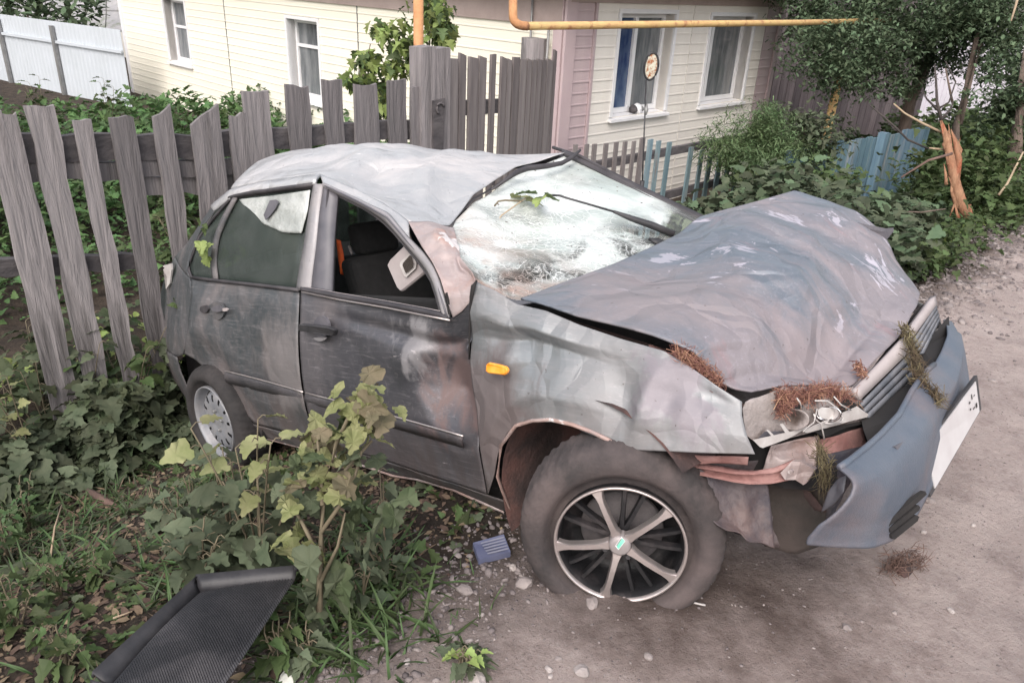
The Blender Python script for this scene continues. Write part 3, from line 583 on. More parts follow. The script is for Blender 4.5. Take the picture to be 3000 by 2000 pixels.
def coons(name, T, B, L, Rr, nu, nv, m, disp=None, wr=0., wrs=6., th=.003, parent=car, straight=False, smooth=True, sm=1, cr=0., crs=3., crd=(0, 1, 0)):
    """T: edge from the L start to the R start; B: from L end to R end; all as (u,v,y) or car (x,y,z)"""
    T, B, L, Rr = [pts(q) for q in (T, B, L, Rr)]
    c00 = (T[0] + L[0]) / 2; c10 = (T[-1] + Rr[0]) / 2; c01 = (B[0] + L[-1]) / 2; c11 = (B[-1] + Rr[-1]) / 2
    T[0] = L[0] = c00; T[-1] = Rr[0] = c10; B[0] = L[-1] = c01; B[-1] = Rr[-1] = c11
    T, B = [smooth_pl(resample(q, nu), sm) for q in (T, B)]; L, Rr = [smooth_pl(resample(q, nv), sm) for q in (L, Rr)]
    V = []
    for j in range(nv):
        t = j / (nv - 1)
        for i in range(nu):
            s = i / (nu - 1)
            p = (1 - t) * T[i] + t * B[i] + (1 - s) * L[j] + s * Rr[j] - ((1 - s) * (1 - t) * c00 + s * (1 - t) * c10 + (1 - s) * t * c01 + s * t * c11)
            e_ = 16 * s * (1 - s) * t * (1 - t); e_ = min(1, e_ * 1.6)
            if disp: p = p + np.array(disp(s, t, p)) 
            if wr: p = p + np.array(mnoise.noise_vector(Vector(p * wrs))) * wr * e_ + np.array(mnoise.noise_vector(Vector(p * wrs * 3))) * wr * .35 * e_
            if cr:
                q_ = Vector(p * crs); p = p + np.array(crd) * cr * e_ * (1 - 2.2 * abs(mnoise.noise(q_ + Vector((5, 1, 2)))) + .5 * abs(mnoise.noise(q_ * 2.3)))
            V.append(p)
    F = [(j * nu + i, (j + 1) * nu + i, (j + 1) * nu + i + 1, j * nu + i + 1) for j in range(nv - 1) for i in range(nu - 1)]
    o = mesh(name, V, F, m, parent, smooth)
    if th:
        so_ = o.modifiers.new('thickness', 'SOLIDIFY'); so_.thickness = th; so_.offset = -1
    return o
def G(s, t, s0, t0, ws, wt): return math.exp(-((s - s0) / ws) ** 2 - ((t - t0) / wt) ** 2)
def slab(name, l, th, m, d=(0, 1, 0), parent=car, smooth=False):
    P = pts(l); d = np.array(d, float) * th; k = len(P)
    bm = bmesh.new(); va = [bm.verts.new(p) for p in P]; vb = [bm.verts.new(p + d) for p in P]
    f1 = bm.faces.new(va); f2 = bm.faces.new(vb[::-1])
    for i in range(k): bm.faces.new((va[i], vb[i], vb[(i + 1) % k], va[(i + 1) % k]))
    bmesh.ops.triangulate(bm, faces=[f1, f2]); bmesh.ops.recalc_face_normals(bm, faces=bm.faces)
    me = bpy.data.meshes.new(name); bm.to_mesh(me); bm.free(); return link(name, me, m, parent)
def ctube(name, l, r, m, parent=car, seg=8): return tube(name, pts(l), r, m, parent, seg)
def strip(name, a, b, m, n=30, th=.012, parent=car, sm=1):
    A = smooth_pl(resample(pts(a), n), sm); Bq = smooth_pl(resample(pts(b), n), sm); mid = (A + Bq) / 2 + np.array([0, -.006, .002])
    V = list(A) + list(mid) + list(Bq); F = [(k * n + i, (k + 1) * n + i, (k + 1) * n + i + 1, k * n + i + 1) for k in range(2) for i in range(n - 1)]
    o = mesh(name, V, F, m, parent, True); so_ = o.modifiers.new('thickness', 'SOLIDIFY'); so_.thickness = th; so_.offset = 0; return o

# --- side panels
def rd(s, t, p): return (0, -.022 * math.sin(math.pi * min(1, t * 1.05)) + .022 * G(s, t, .55, .42, .22, .2) + .018 * G(s, t, .25, .75, .15, .15), 0)
coons('rear_quarter', [(512, 752, .62), (530, 788, .70), (556, 816, .755)], [(478, 1058, .66), (505, 1050, .76), (536, 1038, .80)],
      [(512, 752, .62), (480, 819, .63), (466, 880, .64), (462, 969, .66), (478, 1058, .66)], [(556, 816, .755), (566, 870, .782), (560, 960, .80), (536, 1038, .80)], 14, 22, M['doorR'], wr=.012, wrs=5)
coons('rear_bumper', [(466, 1000, .665), (490, 1030, .76), (518, 1047, .795)], [(572, 1210, .73), (585, 1208, .74), (596, 1203, .75)],
      [(466, 1000, .665), (485, 1070, .69), (520, 1130, .70), (572, 1210, .73)], [(518, 1047, .795), (530, 1090, .785), (556, 1150, .77), (596, 1203, .75)], 8, 16, M['doorR'], wr=.006)
coons('rear_door', [(559, 816, .755), (620, 822, .758), (700, 829, .76), (780, 837, .76), (877, 849, .757)],
      [(539, 1036, .80), (572, 1053, .805), (596, 1076, .805), (640, 1117, .80), (690, 1175, .79), (728, 1222, .785), (745, 1241, .782), (830, 1263, .782), (924, 1288, .782)],
      [(559, 816, .755), (569, 870, .782), (563, 960, .80), (539, 1036, .80)], [(877, 849, .757), (880, 895, .78), (884, 1000, .80), (892, 1100, .81), (903, 1200, .81), (924, 1288, .782)],
      44, 40, M['doorR'], disp=rd, wr=.012, wrs=4)
def Kf(x, w_): return max(0., 1 - abs(x) / w_)
def fd(s, t, p):
    y = -.018 * math.sin(math.pi * min(1, t * 1.05)) * (1 - s * .7)
    y += .085 * max(0, 1 - math.hypot((s - .885 - .10 * (t - .45)) / .17, (t - .45) / .34)) - .030 * Kf(s - .70 + .25 * (t - .3), .10) * max(0, 1 - abs(t - .28) / .3)
    y += .025 * Kf(t - .10 - .08 * s, .06) * min(1, s * 1.5) - .016 * G(s, t, .60, .28, .16, .12) + .03 * max(0, 1 - math.hypot((s - .93) / .1, (t - .12) / .14))
    return (0, y, 0)
coons('front_door', [(881, 850, .757), (990, 876, .76), (1100, 895, .76), (1200, 912, .76), (1290, 930, .757), (1325, 932, .757), (1350, 912, .755), (1378, 880, .75)],
      [(929, 1289, .782), (1030, 1320, .785), (1135, 1350, .785), (1235, 1385, .785), (1330, 1415, .785), (1425, 1447, .785)],
      [(881, 850, .757), (884, 895, .78), (888, 1000, .80), (896, 1100, .81), (907, 1200, .81), (929, 1289, .782)],
      [(1378, 880, .75), (1373, 960, .75), (1371, 1052, .75), (1380, 1130, .76), (1394, 1200, .775), (1403, 1310, .80), (1425, 1447, .785)], 70, 60, M['door'], disp=fd, wr=.003, wrs=4, cr=.006, crs=2.5)
coons('sill', [(741, 1243, .78), (830, 1266, .78), (927, 1291, .78), (1030, 1323, .783), (1135, 1353, .783), (1235, 1388, .783), (1330, 1418, .783), (1425, 1450, .783), (1474, 1466, .783)],
      [(770, 1280, .74), (846, 1303, .74), (971, 1330, .74), (1080, 1366, .74), (1159, 1393, .74), (1221, 1402, .74), (1328, 1432, .74), (1400, 1463, .74), (1482, 1500, .74)],
      [(741, 1243, .78), (770, 1280, .74)], [(1474, 1466, .783), (1482, 1500, .74)], 50, 8, M['doorR'], wr=.014, wrs=8)
ctube('sill_flange', [(770, 1281, .735), (971, 1331, .735), (1150, 1391, .735), (1221, 1402, .735), (1328, 1433, .735), (1478, 1499, .735)], .007, M['crush'])
# side moulding with a bright upper edge, in two lengths
for (a, b) in (((660, 1086), (888, 1148)), ((895, 1150), (1357, 1277))):
    n_ = 12; top = [(a[0] + (b[0] - a[0]) * i / n_, a[1] + (b[1] - a[1]) * i / n_ + math.sin(i / n_ * math.pi) * -2, .826) for i in range(n_ + 1)]
    low = [(u + 2, v + 34, .812) for u, v, y in top]
    mo = strip('side_moulding', top, low, M['door'], 24, .005, sm=0); ctube('trim_edge', [(u, v, .836) for u, v, y in top], .0035, M['alloy'], mo, 5)
# fender
def fe(s, t, p):
    tp_ = t - .05 * s; tap = min(1, (s + .1) * 4) * max(0, min(1, (.66 - s) * 3.2))
    y = -float(np.interp(tp_, [0, .13, .25, .42, .7, 1], [0, .024, -.020, .004, .012, 0])) * tap
    y -= .020 * Kf(s - .24, .14) * Kf(t - .36, .16) 
    y -= .034 * Kf(s - .73 + .07 * (t - .5), .055) * Kf(t - .55, .5) + .016 * Kf(s - .86 + .1 * (t - .3), .04) * Kf(t - .45, .4)
    y += .020 * G(s, t, .66, .6, .05, .3) + .018 * G(s, t, .92, .22, .06, .15)
    return (0, y, 0)
coons('front_fender', [(1392, 826, .735), (1450, 850, .74), (1512, 890, .735), (1600, 910, .73), (1700, 952, .72), (1825, 994, .71), (1947, 1028, .70), (2020, 1072, .69), (2100, 1132, .68), (2174, 1176, .66)],
      [(1429, 1449, .785), (1448, 1390, .80), (1458, 1330, .805), (1480, 1275, .81), (1515, 1244, .81), (1560, 1230, .81), (1612, 1228, .81), (1679, 1243, .81), (1782, 1286, .81), (1853, 1319, .80), (1920, 1320, .79), (2050, 1326, .76), (2212, 1330, .70)],
      [(1392, 826, .735), (1383, 880, .75), (1379, 960, .755), (1376, 1052, .755), (1385, 1130, .765), (1399, 1200, .78), (1408, 1310, .805), (1429, 1449, .785)],
      [(2174, 1176, .66), (2172, 1215, .68), (2190, 1280, .70), (2212, 1330, .70)], 110, 60, M['fender'], disp=fe, wr=.003, wrs=4, cr=.010, crs=3.4)
ctube('arch_lip', [(1523, 1582, .70), (1495, 1500, .765), (1458, 1395, .80), (1467, 1304, .808), (1512, 1246, .812), (1560, 1232, .812), (1615, 1229, .812), (1679, 1244, .812), (1729, 1263, .812), (1782, 1288, .812), (1820, 1314, .80)], .006, M['crush'])
ctube('torn_lip', [(1700, 1256, .80), (1762, 1282, .80), (1800, 1310, .79), (1826, 1325, .79), (1842, 1345, .79), (1855, 1364, .79)], .004, M['grille'])
# indicator
o = slab('side_indicator', [(1432, 1064, .815), (1440, 1060, .82), (1470, 1066, .82), (1490, 1072, .82), (1495, 1080, .82), (1493, 1092, .82), (1485, 1096, .82), (1440, 1091, .82), (1431, 1085, .815)], -.014, M['orange'])
o.modifiers.new('b', 'BEVEL').width = .004
# wheel arches: dark liners
def liner(name, x0, z0, r, y0, y1, a0, a1, m):
    V = []; n_ = 26
    for i in range(n_):
        a = a0 + (a1 - a0) * i / (n_ - 1)
        for k, y in enumerate((y0, (y0 + y1) / 2, y1)): V.append(cc_(x0 + r * math.cos(a), y, z0 + r * math.sin(a) * (1 - .04 * k)))
    k = len(V); V.append(cc_(x0, y1, z0))
    F = [(i * 3 + j, i * 3 + j + 1, i * 3 + j + 4, i * 3 + j + 3) for i in range(n_ - 1) for j in range(2)] + [(i * 3 + 2, k, i * 3 + 5) for i in range(n_ - 1)]
    return mesh(name, V, F, m, car, True)
M['liner'] = mat('dirty wheel arch', (.030, .022, .022), (.09, .055, .052), 6, .95, bump=.4, c3=(.13, .06, .05), s3=3, t3=(.52, .7))
liner('wheel_arch_liner', 2.35, .30, .37, .79, .40, .60, math.pi + .5, M['liner']); liner('wheel_arch_liner', .02, .30, .345, .77, .42, -.3, math.pi + .3, M['dark'])
# --- greenhouse
def rf(s, t, p):
    # s: rear to front, t: near to far
    cr = math.sin(math.pi * min(1, max(0, t)))
    z = (.125 - .085 * s * s) * cr ** .8 * (1 - .35 * s)
    z -= .045 * G(s, t, .72, .16, .10, .16) - .022 * G(s, t, .60, .30, .10, .05) + .05 * G(s, t, .93, .25, .07, .16) + .018 * G(s, t, .42, .22, .12, .12)
    d = (t - .10) - (1 - s) * 1.1; z += .022 * Kf(d, .10) * cr * (1 - t)
    d = (t - .02) - (.98 - s) * 2.3; z += (.026 * Kf(d, .13) * cr - .02 * Kf(d + .16, .14) * cr) * (1 - t) ** .7
    d = (t - .05) - (s - .12) * .9; z -= .016 * Kf(d, .07) * cr * (1 - t)
    return (0, 0, z)
coons('roof', [(677, 553, .55), (780, 530, .57), (869, 518, .57), (935, 508, .57), (1030, 548, .57), (1120, 592, .57), (1170, 625, .57), (1200, 650, .57)],
      [(-.2, -.6, 1.36), (.1, -.63, 1.38), (.5, -.63, 1.395), (.9, -.62, 1.39), (1655, 449, -.55)],
      [(677, 553, .55), (-.12, .3, 1.41), (-.2, 0, 1.43), (-.22, -.3, 1.42), (-.2, -.6, 1.36)],
      [(1200, 650, .57), (1250, 662, .50), (1316, 668, .40), (1334, 641, .32), (1387, 583, .15), (1423, 565, .05), (1477, 529, -.12), (1512, 503, -.25), (1584, 480, -.40), (1655, 449, -.55)],
      90, 80, M['roof'], disp=rf, wr=.005, wrs=4, cr=.014, crs=3, crd=(0, 0, 1))
rw_top = [(690, 577, .64), (739, 566, .64), (800, 558, .64), (860, 551, .635), (922, 546, .625)]
strip('roof_rail', [(620, 603, .60), (677, 556, .57), (780, 533, .59), (869, 521, .59), (938, 511, .59)], [(628, 618, .655), (690, 572, .65), (780, 557, .65), (860, 548, .645), (925, 541, .635)], M['roof'], 40, .012)
ctube('drip_seal', [(672, 580, .645), (690, 574, .65), (739, 564, .65), (800, 556, .65), (860, 548, .645), (918, 541, .635)], .009, M['seal'])
coons('c_pillar', [(512, 752, .62), (540, 722, .64), (572, 676, .63), (600, 632, .62), (625, 600, .60)], [(556, 816, .755), (549, 792, .752), (555, 755, .74), (582, 682, .70), (628, 618, .655)],
      [(512, 752, .62), (530, 788, .70), (556, 816, .755)], [(625, 600, .60), (628, 618, .655)], 24, 8, M['doorR'], wr=.004)
ctube('window_seal', [(922, 547, .625), (860, 553, .635), (739, 570, .64), (690, 580, .64), (672, 586, .65), (625, 640, .68), (585, 694, .70), (560, 760, .74), (552, 790, .752), (562, 812, .757), (600, 818, .757), (700, 829, .76), (800, 840, .76), (872, 848, .757)], .0075, M['seal'])
def glass(name, base, tr, rough=.08):
    m = bpy.data.materials.new(name); m.use_nodes = True; t = m.node_tree; N = t.nodes; L = t.links; bs = N["Principled BSDF"]
    bs.inputs["Base Color"].default_value = (*base, 1); bs.inputs["Roughness"].default_value = rough
    tp = N.new("ShaderNodeBsdfTransparent"); tp.inputs[0].default_value = (.75, .85, .8, 1); mx = N.new("ShaderNodeMixShader")
    n = N.new("ShaderNodeTexNoise"); n.inputs["Scale"].default_value = 5; n.inputs["Detail"].default_value = 8; tc = N.new("ShaderNodeTexCoord"); L.new(tc.outputs["Object"], n.inputs["Vector"])
    r = N.new("ShaderNodeMapRange"); r.inputs[1].default_value = .45; r.inputs[2].default_value = .75; r.inputs[3].default_value = tr; r.inputs[4].default_value = tr * .35; L.new(n.outputs[0], r.inputs[0])
    L.new(r.outputs[0], mx.inputs[0]); L.new(bs.outputs[0], mx.inputs[1]); L.new(tp.outputs[0], mx.inputs[2]); L.new(mx.outputs[0], N["Material Output"].inputs[0]); return m
M['sideglass'] = glass('dusty side glass', (.085, .098, .095), .62, .12)
coons('rear_side_window', [(628, 622, .65), (690, 578, .64), (780, 562, .635), (860, 553, .63), (920, 548, .62)], [(556, 812, .75), (620, 820, .75), (700, 829, .752), (780, 838, .752), (870, 848, .75)],
      [(628, 622, .65), (585, 690, .70), (556, 760, .735), (556, 812, .75)], [(920, 548, .62), (905, 640, .67), (885, 750, .715), (870, 848, .75)], 20, 14, M['sideglass'], th=.004)
strip('window_divider', [(684, 580, .655), (655, 630, .69), (628, 690, .715), (618, 760, .735), (624, 820, .762)], [(697, 580, .65), (668, 635, .687), (643, 695, .712), (634, 760, .733), (640, 822, .76)], M['doorR'], 16, .008)
ctube('belt_trim', [(566, 813, .765), (620, 820, .768), (700, 829, .77), (790, 839, .77), (876, 850, .768)], .008, M['seal'])
strip('belt_trim', [(884, 842, .765), (1000, 862, .768), (1130, 884, .768), (1240, 904, .768), (1306, 918, .765)], [(884, 852, .772), (1000, 875, .775), (1130, 897, .775), (1240, 918, .775), (1318, 936, .772)], M['seal'], 30, .010)
ctube('belt_bright_edge', [(884, 855, .778), (1000, 879, .78), (1130, 901, .78), (1240, 923, .78), (1318, 938, .778)], .0035, M['alloy'], seg=5)
ctube('belt_bright_edge', [(884, 840, .765), (1000, 860, .765), (1130, 882, .765), (1240, 902, .765), (1304, 915, .762)], .003, M['visor'], seg=5)
# B pillar and door channel
strip('b_pillar', [(921, 543, .632), (908, 620, .675), (893, 720, .715), (878, 800, .745), (871, 850, .762)], [(948, 540, .63), (938, 620, .672), (928, 720, .712), (917, 800, .742), (912, 852, .76)], M['framepaint'], 24, .012)
strip('door_channel', [(946, 546, .625), (938, 620, .668), (928, 720, .706), (918, 800, .735), (913, 850, .752)], [(992, 573, .61), (986, 640, .64), (980, 720, .68), (977, 800, .71), (975, 862, .73)], M['frame'], 24, .02)
ctube('channel_seal', [(962, 556, .63), (955, 640, .668), (946, 720, .70), (938, 800, .727), (935, 855, .745)], .006, M['seal']); ctube('channel_seal', [(985, 572, .615), (978, 650, .65), (972, 720, .68), (968, 800, .71), (966, 858, .735)], .006, M['seal'])
ctube('belt_strap_edge', [(990, 580, .58), (983, 620, .59), (976, 650, .60)], .006, M['visor'])
# front door window frame, buckled down with the roof
fo = [(948, 536, .63), (985, 553, .62), (1030, 574, .62), (1092, 604, .62), (1137, 624, .62), (1163, 658, .63), (1190, 690, .645), (1235, 735, .675), (1268, 777, .70), (1288, 822, .73), (1304, 880, .755), (1318, 932, .765)]
fi = [(955, 552, .62), (998, 571, .61), (1070, 607, .61), (1105, 630, .61), (1130, 650, .61), (1156, 676, .62), (1192, 718, .64), (1243, 780, .68), (1268, 820, .71), (1282, 862, .735), (1292, 900, .755), (1300, 925, .762)]
coons('roof_side_fold', [(935, 508, .57), (1030, 548, .57), (1120, 592, .57), (1170, 625, .57), (1198, 649, .575)], [(948, 540, .62), (985, 557, .61), (1030, 578, .61), (1092, 608, .61), (1137, 630, .61), (1163, 664, .62), (1200, 700, .64)], [(935, 508, .57), (948, 540, .62)], [(1198, 649, .575), (1200, 700, .64)], 40, 6, M['roof'], wr=.006, wrs=9)
strip('door_window_frame', fo, fi, M['framepaint'], 60, .014, sm=2)
ctube('frame_seal', [(u - 3, v + 4, y) for u, v, y in fi], .006, M['seal'])
ctube('frame_seal', [(u * .5 + fi[i][0] * .5, v * .5 + fi[i][1] * .5, y + .012) for i, (u, v, y) in enumerate(fo)], .0035, M['frame'])
coons('crushed_a_pillar', [(1196, 648, .585), (1240, 655, .54), (1290, 662, .48), (1330, 667, .41)], [(1326, 930, .762), (1352, 912, .757), (1376, 884, .752), (1394, 824, .73)],
      [(1196, 648, .585), (1235, 722, .66), (1268, 768, .70), (1290, 815, .735), (1308, 876, .76), (1326, 930, .762)], [(1330, 667, .41), (1338, 700, .52), (1344, 745, .62), (1380, 797, .68), (1394, 824, .73)], 30, 34, M['crush'],
      cr=.03, crs=7, disp=lambda s, t, p: (0, -.02 * G(s, t, .5, .35, .2, .3), .035 * G(s, t, .45, .30, .25, .3) - .02 * G(s, t, .7, .7, .2, .1)), wr=.020, wrs=9)
slab('mirror_bracket_slot', [(1306, 858, .775), (1311, 856, .775), (1317, 880, .778), (1318, 892, .778), (1312, 892, .778)], -.003, M['dark']); slab('mirror_bracket_slot', [(1311, 898, .778), (1316, 896, .778), (1321, 922, .778), (1314, 920, .778)], -.003, M['dark'])
ctube('torn_gap', [(1396, 822, .74), (1387, 838, .757), (1381, 870, .758), (1377, 936, .757), (1375, 1000, .758), (1374, 1052, .757)], [.004, .008, .006, .004, .003, .002], M['dark'])
# windscreen
def windglass():
    m = bpy.data.materials.new('shattered windscreen'); m.use_nodes = True; t = m.node_tree; N = t.nodes; L = t.links; bs = N["Principled BSDF"]
    tc = N.new("ShaderNodeTexCoord")
    def nz(s, d=8, dist=0., w=0.):
        mp = N.new("ShaderNodeMapping"); mp.inputs["Location"].default_value = (w, w, w); L.new(tc.outputs["Object"], mp.inputs[0])
        n = N.new("ShaderNodeTexNoise"); n.inputs["Scale"].default_value = s; n.inputs["Detail"].default_value = d; n.inputs["Distortion"].default_value = dist; L.new(mp.outputs[0], n.inputs["Vector"]); return n
    def rg(src, a, b, c=0., d=1.):
        r = N.new("ShaderNodeMapRange"); r.inputs[1].default_value = a; r.inputs[2].default_value = b; r.inputs[3].default_value = c; r.inputs[4].default_value = d; L.new(src, r.inputs[0]); return r.outputs[0]
    def mix(f, a, b):
        x = N.new("ShaderNodeMixRGB"); L.new(f, x.inputs[0])
        for k, c in ((1, a), (2, b)):
            if isinstance(c, tuple): x.inputs[k].default_value = (*c, 1)
            else: L.new(c, x.inputs[k])
        return x.outputs[0]
    vm = N.new("ShaderNodeVectorMath"); vm.operation = 'MULTIPLY_ADD'; vm.inputs[1].default_value = (.12, .12, .12); L.new(nz(9, 3).outputs[1], vm.inputs[0]); L.new(tc.outputs["Object"], vm.inputs[2])
    cr = []
    for s, wd in ((9, .012), (34, .05)):
        v = N.new("ShaderNodeTexVoronoi"); v.feature = 'DISTANCE_TO_EDGE'; v.inputs["Scale"].default_value = s; L.new(vm.outputs[0], v.inputs["Vector"]); cr.append(rg(v.outputs[0], 0, wd * 1.6, 1, 0))
    mxm = N.new("ShaderNodeMath"); mxm.operation = 'MAXIMUM'; L.new(cr[0], mxm.inputs[0])
    m2 = N.new("ShaderNodeMath"); m2.operation = 'MULTIPLY'; L.new(cr[1], m2.inputs[0]); L.new(rg(nz(3.5).outputs[0], .42, .60), m2.inputs[1]); L.new(m2.outputs[0], mxm.inputs[1])
    sy_ = N.new('ShaderNodeSeparateXYZ'); L.new(tc.outputs['Object'], sy_.inputs[0]); far_ = rg(sy_.outputs[1], .05, .42, 1., .06); mm_ = N.new('ShaderNodeMath'); mm_.operation = 'MULTIPLY'; L.new(mxm.outputs[0], mm_.inputs[0]); L.new(far_, mm_.inputs[1]); mxm = mm_
    c = mix(rg(nz(3, 8, .8).outputs[0], .4, .62), (.36, .41, .39), (.62, .655, .64)); c = mix(mxm.outputs[0], c, (.80, .83, .83))
    # mud on the lower near corner
    sx = N.new("ShaderNodeSeparateXYZ"); L.new(tc.outputs["Object"], sx.inputs[0])
    a = rg(sx.outputs[1], -.62, -.12, 1., 0.)
    def mth(k, x, y=None):
        q = N.new("ShaderNodeMath"); q.operation = k
        for i, z in enumerate((x, y)):
            if z is None: continue
            if isinstance(z, (int, float)): q.inputs[i].default_value = z
            else: L.new(z, q.inputs[i])
        return q.outputs[0]
    rad = None
    for (cx, cy) in ((1.62, -.30), (1.50, .12)):
        dx, dy = mth('SUBTRACT', sx.outputs[0], cx), mth('SUBTRACT', sx.outputs[1], cy); an = mth('ADD', mth('ARCTAN2', dy, dx), rg(nz(7, 3, 0, 1.).outputs[0], .2, .8, -.35, .35))
        di = mth('SQRT', mth('ADD', mth('MULTIPLY', dx, dx), mth('MULTIPLY', dy, dy))); fr_ = mth('ABSOLUTE', mth('SUBTRACT', mth('FRACT', mth('MULTIPLY', an, 3.5)), .5))
        li = mth('MULTIPLY', rg(mth('MULTIPLY', fr_, di), 0, .006, 1, 0), rg(di, .06, .55, 1, 0)); rg_ = mth('MULTIPLY', rg(mth('ABSOLUTE', mth('SUBTRACT', mth('FRACT', mth('ADD', mth('MULTIPLY', di, 15), rg(nz(12, 2, 0, 2.).outputs[0], .2, .8, -.5, .5))), .5)), 0, .05, .8, 0), rg(di, .05, .30, 1, 0))
        cc2 = mth('MAXIMUM', mth('MAXIMUM', li, rg_), rg(di, .0, .05, .9, 0)); rad = cc2 if rad is None else mth('MAXIMUM', rad, cc2)
    c = mix(rad, c, (.90, .92, .92)); pm = N.new("ShaderNodeMath"); pm.operation = 'MULTIPLY'; L.new(a, pm.inputs[0]); L.new(rg(nz(6, 9, .6, 3.).outputs[0], .38, .58), pm.inputs[1])
    c = mix(pm.outputs[0], c, (.36, .23, .18)); c = mix(rg(nz(40, 2, 0, 4.).outputs[0], .70, .73), c, (.12, .09, .08))
    L.new(c, bs.inputs["Base Color"]); bs.inputs["Roughness"].default_value = .20; bs.inputs["Specular IOR Level"].default_value = .8
    b = N.new("ShaderNodeBump"); b.inputs["Strength"].default_value = .5; b.inputs["Distance"].default_value = .006; L.new(mxm.outputs[0], b.inputs["Height"])
    b2 = N.new("ShaderNodeBump"); b2.inputs["Strength"].default_value = .6; b2.inputs["Distance"].default_value = .03; L.new(nz(9, 4).outputs[0], b2.inputs["Height"]); L.new(b.outputs[0], b2.inputs["Normal"]); L.new(b2.outputs[0], bs.inputs["Normal"])
    tp = N.new("ShaderNodeBsdfTransparent"); mx = N.new("ShaderNodeMixShader")
    # clear towards the lower edge, where the dark dashboard shows
    lw = rg(sx.outputs[0], 1.70, 1.84, .0, .92); m3 = N.new("ShaderNodeMath"); m3.operation = 'MULTIPLY'; L.new(lw, m3.inputs[0]); L.new(rg(nz(4, 8, 1.0, 6.).outputs[0], .42, .52), m3.inputs[1])
    ad = N.new("ShaderNodeMath"); ad.operation = 'MAXIMUM'; L.new(m3.outputs[0], ad.inputs[0]); L.new(rg(nz(2.6, 6, .5, 8.).outputs[0], .54, .70, .0, .5), ad.inputs[1])
    s_ = N.new("ShaderNodeMath"); s_.operation = 'MULTIPLY'; L.new(ad.outputs[0], s_.inputs[0]); L.new(rg(mxm.outputs[0], 0, 1, 1, .1), s_.inputs[1])
    L.new(s_.outputs[0], mx.inputs[0]); L.new(bs.outputs[0], mx.inputs[1]); L.new(tp.outputs[0], mx.inputs[2]); L.new(mx.outputs[0], N["Material Output"].inputs[0]); return m
M['wind'] = windglass()
coons('windscreen', [(1322, 672, .40), (1334, 645, .32), (1387, 587, .15), (1423, 569, .05), (1477, 533, -.12), (1512, 508, -.25), (1584, 485, -.40), (1657, 456, -.55)],
      [(1396, 826, .71), (1450, 862, .66), (1520, 886, .62), (1640, 850, .42), (1760, 810, .2), (1890, 765, -.05), (1990, 700, -.35), (2075, 652, -.62)],
      [(1322, 672, .40), (1338, 740, .60), (1378, 797, .67), (1396, 826, .71)], [(1657, 456, -.55), (1735, 490, -.565), (1870, 552, -.59), (2075, 652, -.62)], 90, 70, M['wind'],
      disp=lambda s, t, p: (0, 0, -.035 * G(s, t, .35, .35, .25, .3) + .018 * G(s, t, .15, .25, .15, .15) - .02 * G(s, t, .62, .55, .1, .2)), wr=.012, wrs=6, th=.005)
strip('far_a_pillar', [(1645, 440, -.57), (1700, 462, -.575), (1800, 507, -.59), (1900, 558, -.61), (2075, 640, -.65)], [(1655, 458, -.54), (1735, 494, -.555), (1800, 530, -.57), (1870, 562, -.58), (2060, 652, -.62)], M['seal'], 30, .012)
ctube('pillar_seal', [(1620, 432, -.60), (1700, 458, -.57), (1780, 500, -.58), (1870, 560, -.585), (1990, 618, -.62)], .008, M['seal'])
ctube('pillar_seal', [(1655, 452, -.53), (1735, 492, -.55), (1870, 562, -.57), (2040, 650, -.60)], .007, M['seal'])
ctube('hanging_seal', [(1440, 556, .04), (1503, 512, -.12), (1520, 502, -.16), (1545, 493, -.2), (1600, 487, -.3), (1646, 478, -.40), (1676, 462, -.48), (1700, 440, -.55)], [.005, .011, .013, .013, .012, .011, .010, .006], M['seal'])
ctube('roof_edge_seal', [(1322, 668, .39), (1334, 640, .31), (1387, 582, .14), (1423, 563, .04), (1477, 527, -.13)], .004, M['seal'])
coons('cowl', [(1396, 824, .725), (1450, 856, .68), (1515, 884, .64), (1640, 850, .44), (1760, 812, .22)], [(1398, 840, .735), (1450, 868, .71), (1512, 896, .69), (1640, 872, .5), (1760, 835, .25)],
      [(1396, 824, .725), (1398, 840, .735)], [(1760, 812, .22), (1760, 835, .25)], 20, 5, M['frame'], wr=.003)
# wiper
wp = ctube('wiper_blade', [(1798, 620, -.16), (1850, 640, -.22), (1910, 660, -.28), (1974, 686, -.34)], [.006, .012, .015, .014], M['blackplastic'])
ctube('wiper_arm', [(1618, 572, -.02), (1640, 573, -.03), (1660, 580, -.05), (1720, 597, -.1), (1798, 620, -.16)], .0045, M['blackplastic'])
strip('wiper_blade', [(1900, 700, -.2), (1930, 700, -.25), (1945, 706, -.3)], [(1930, 716, -.2), (1942, 714, -.25), (1947, 708, -.3)], M['blackplastic'], 6, .01)
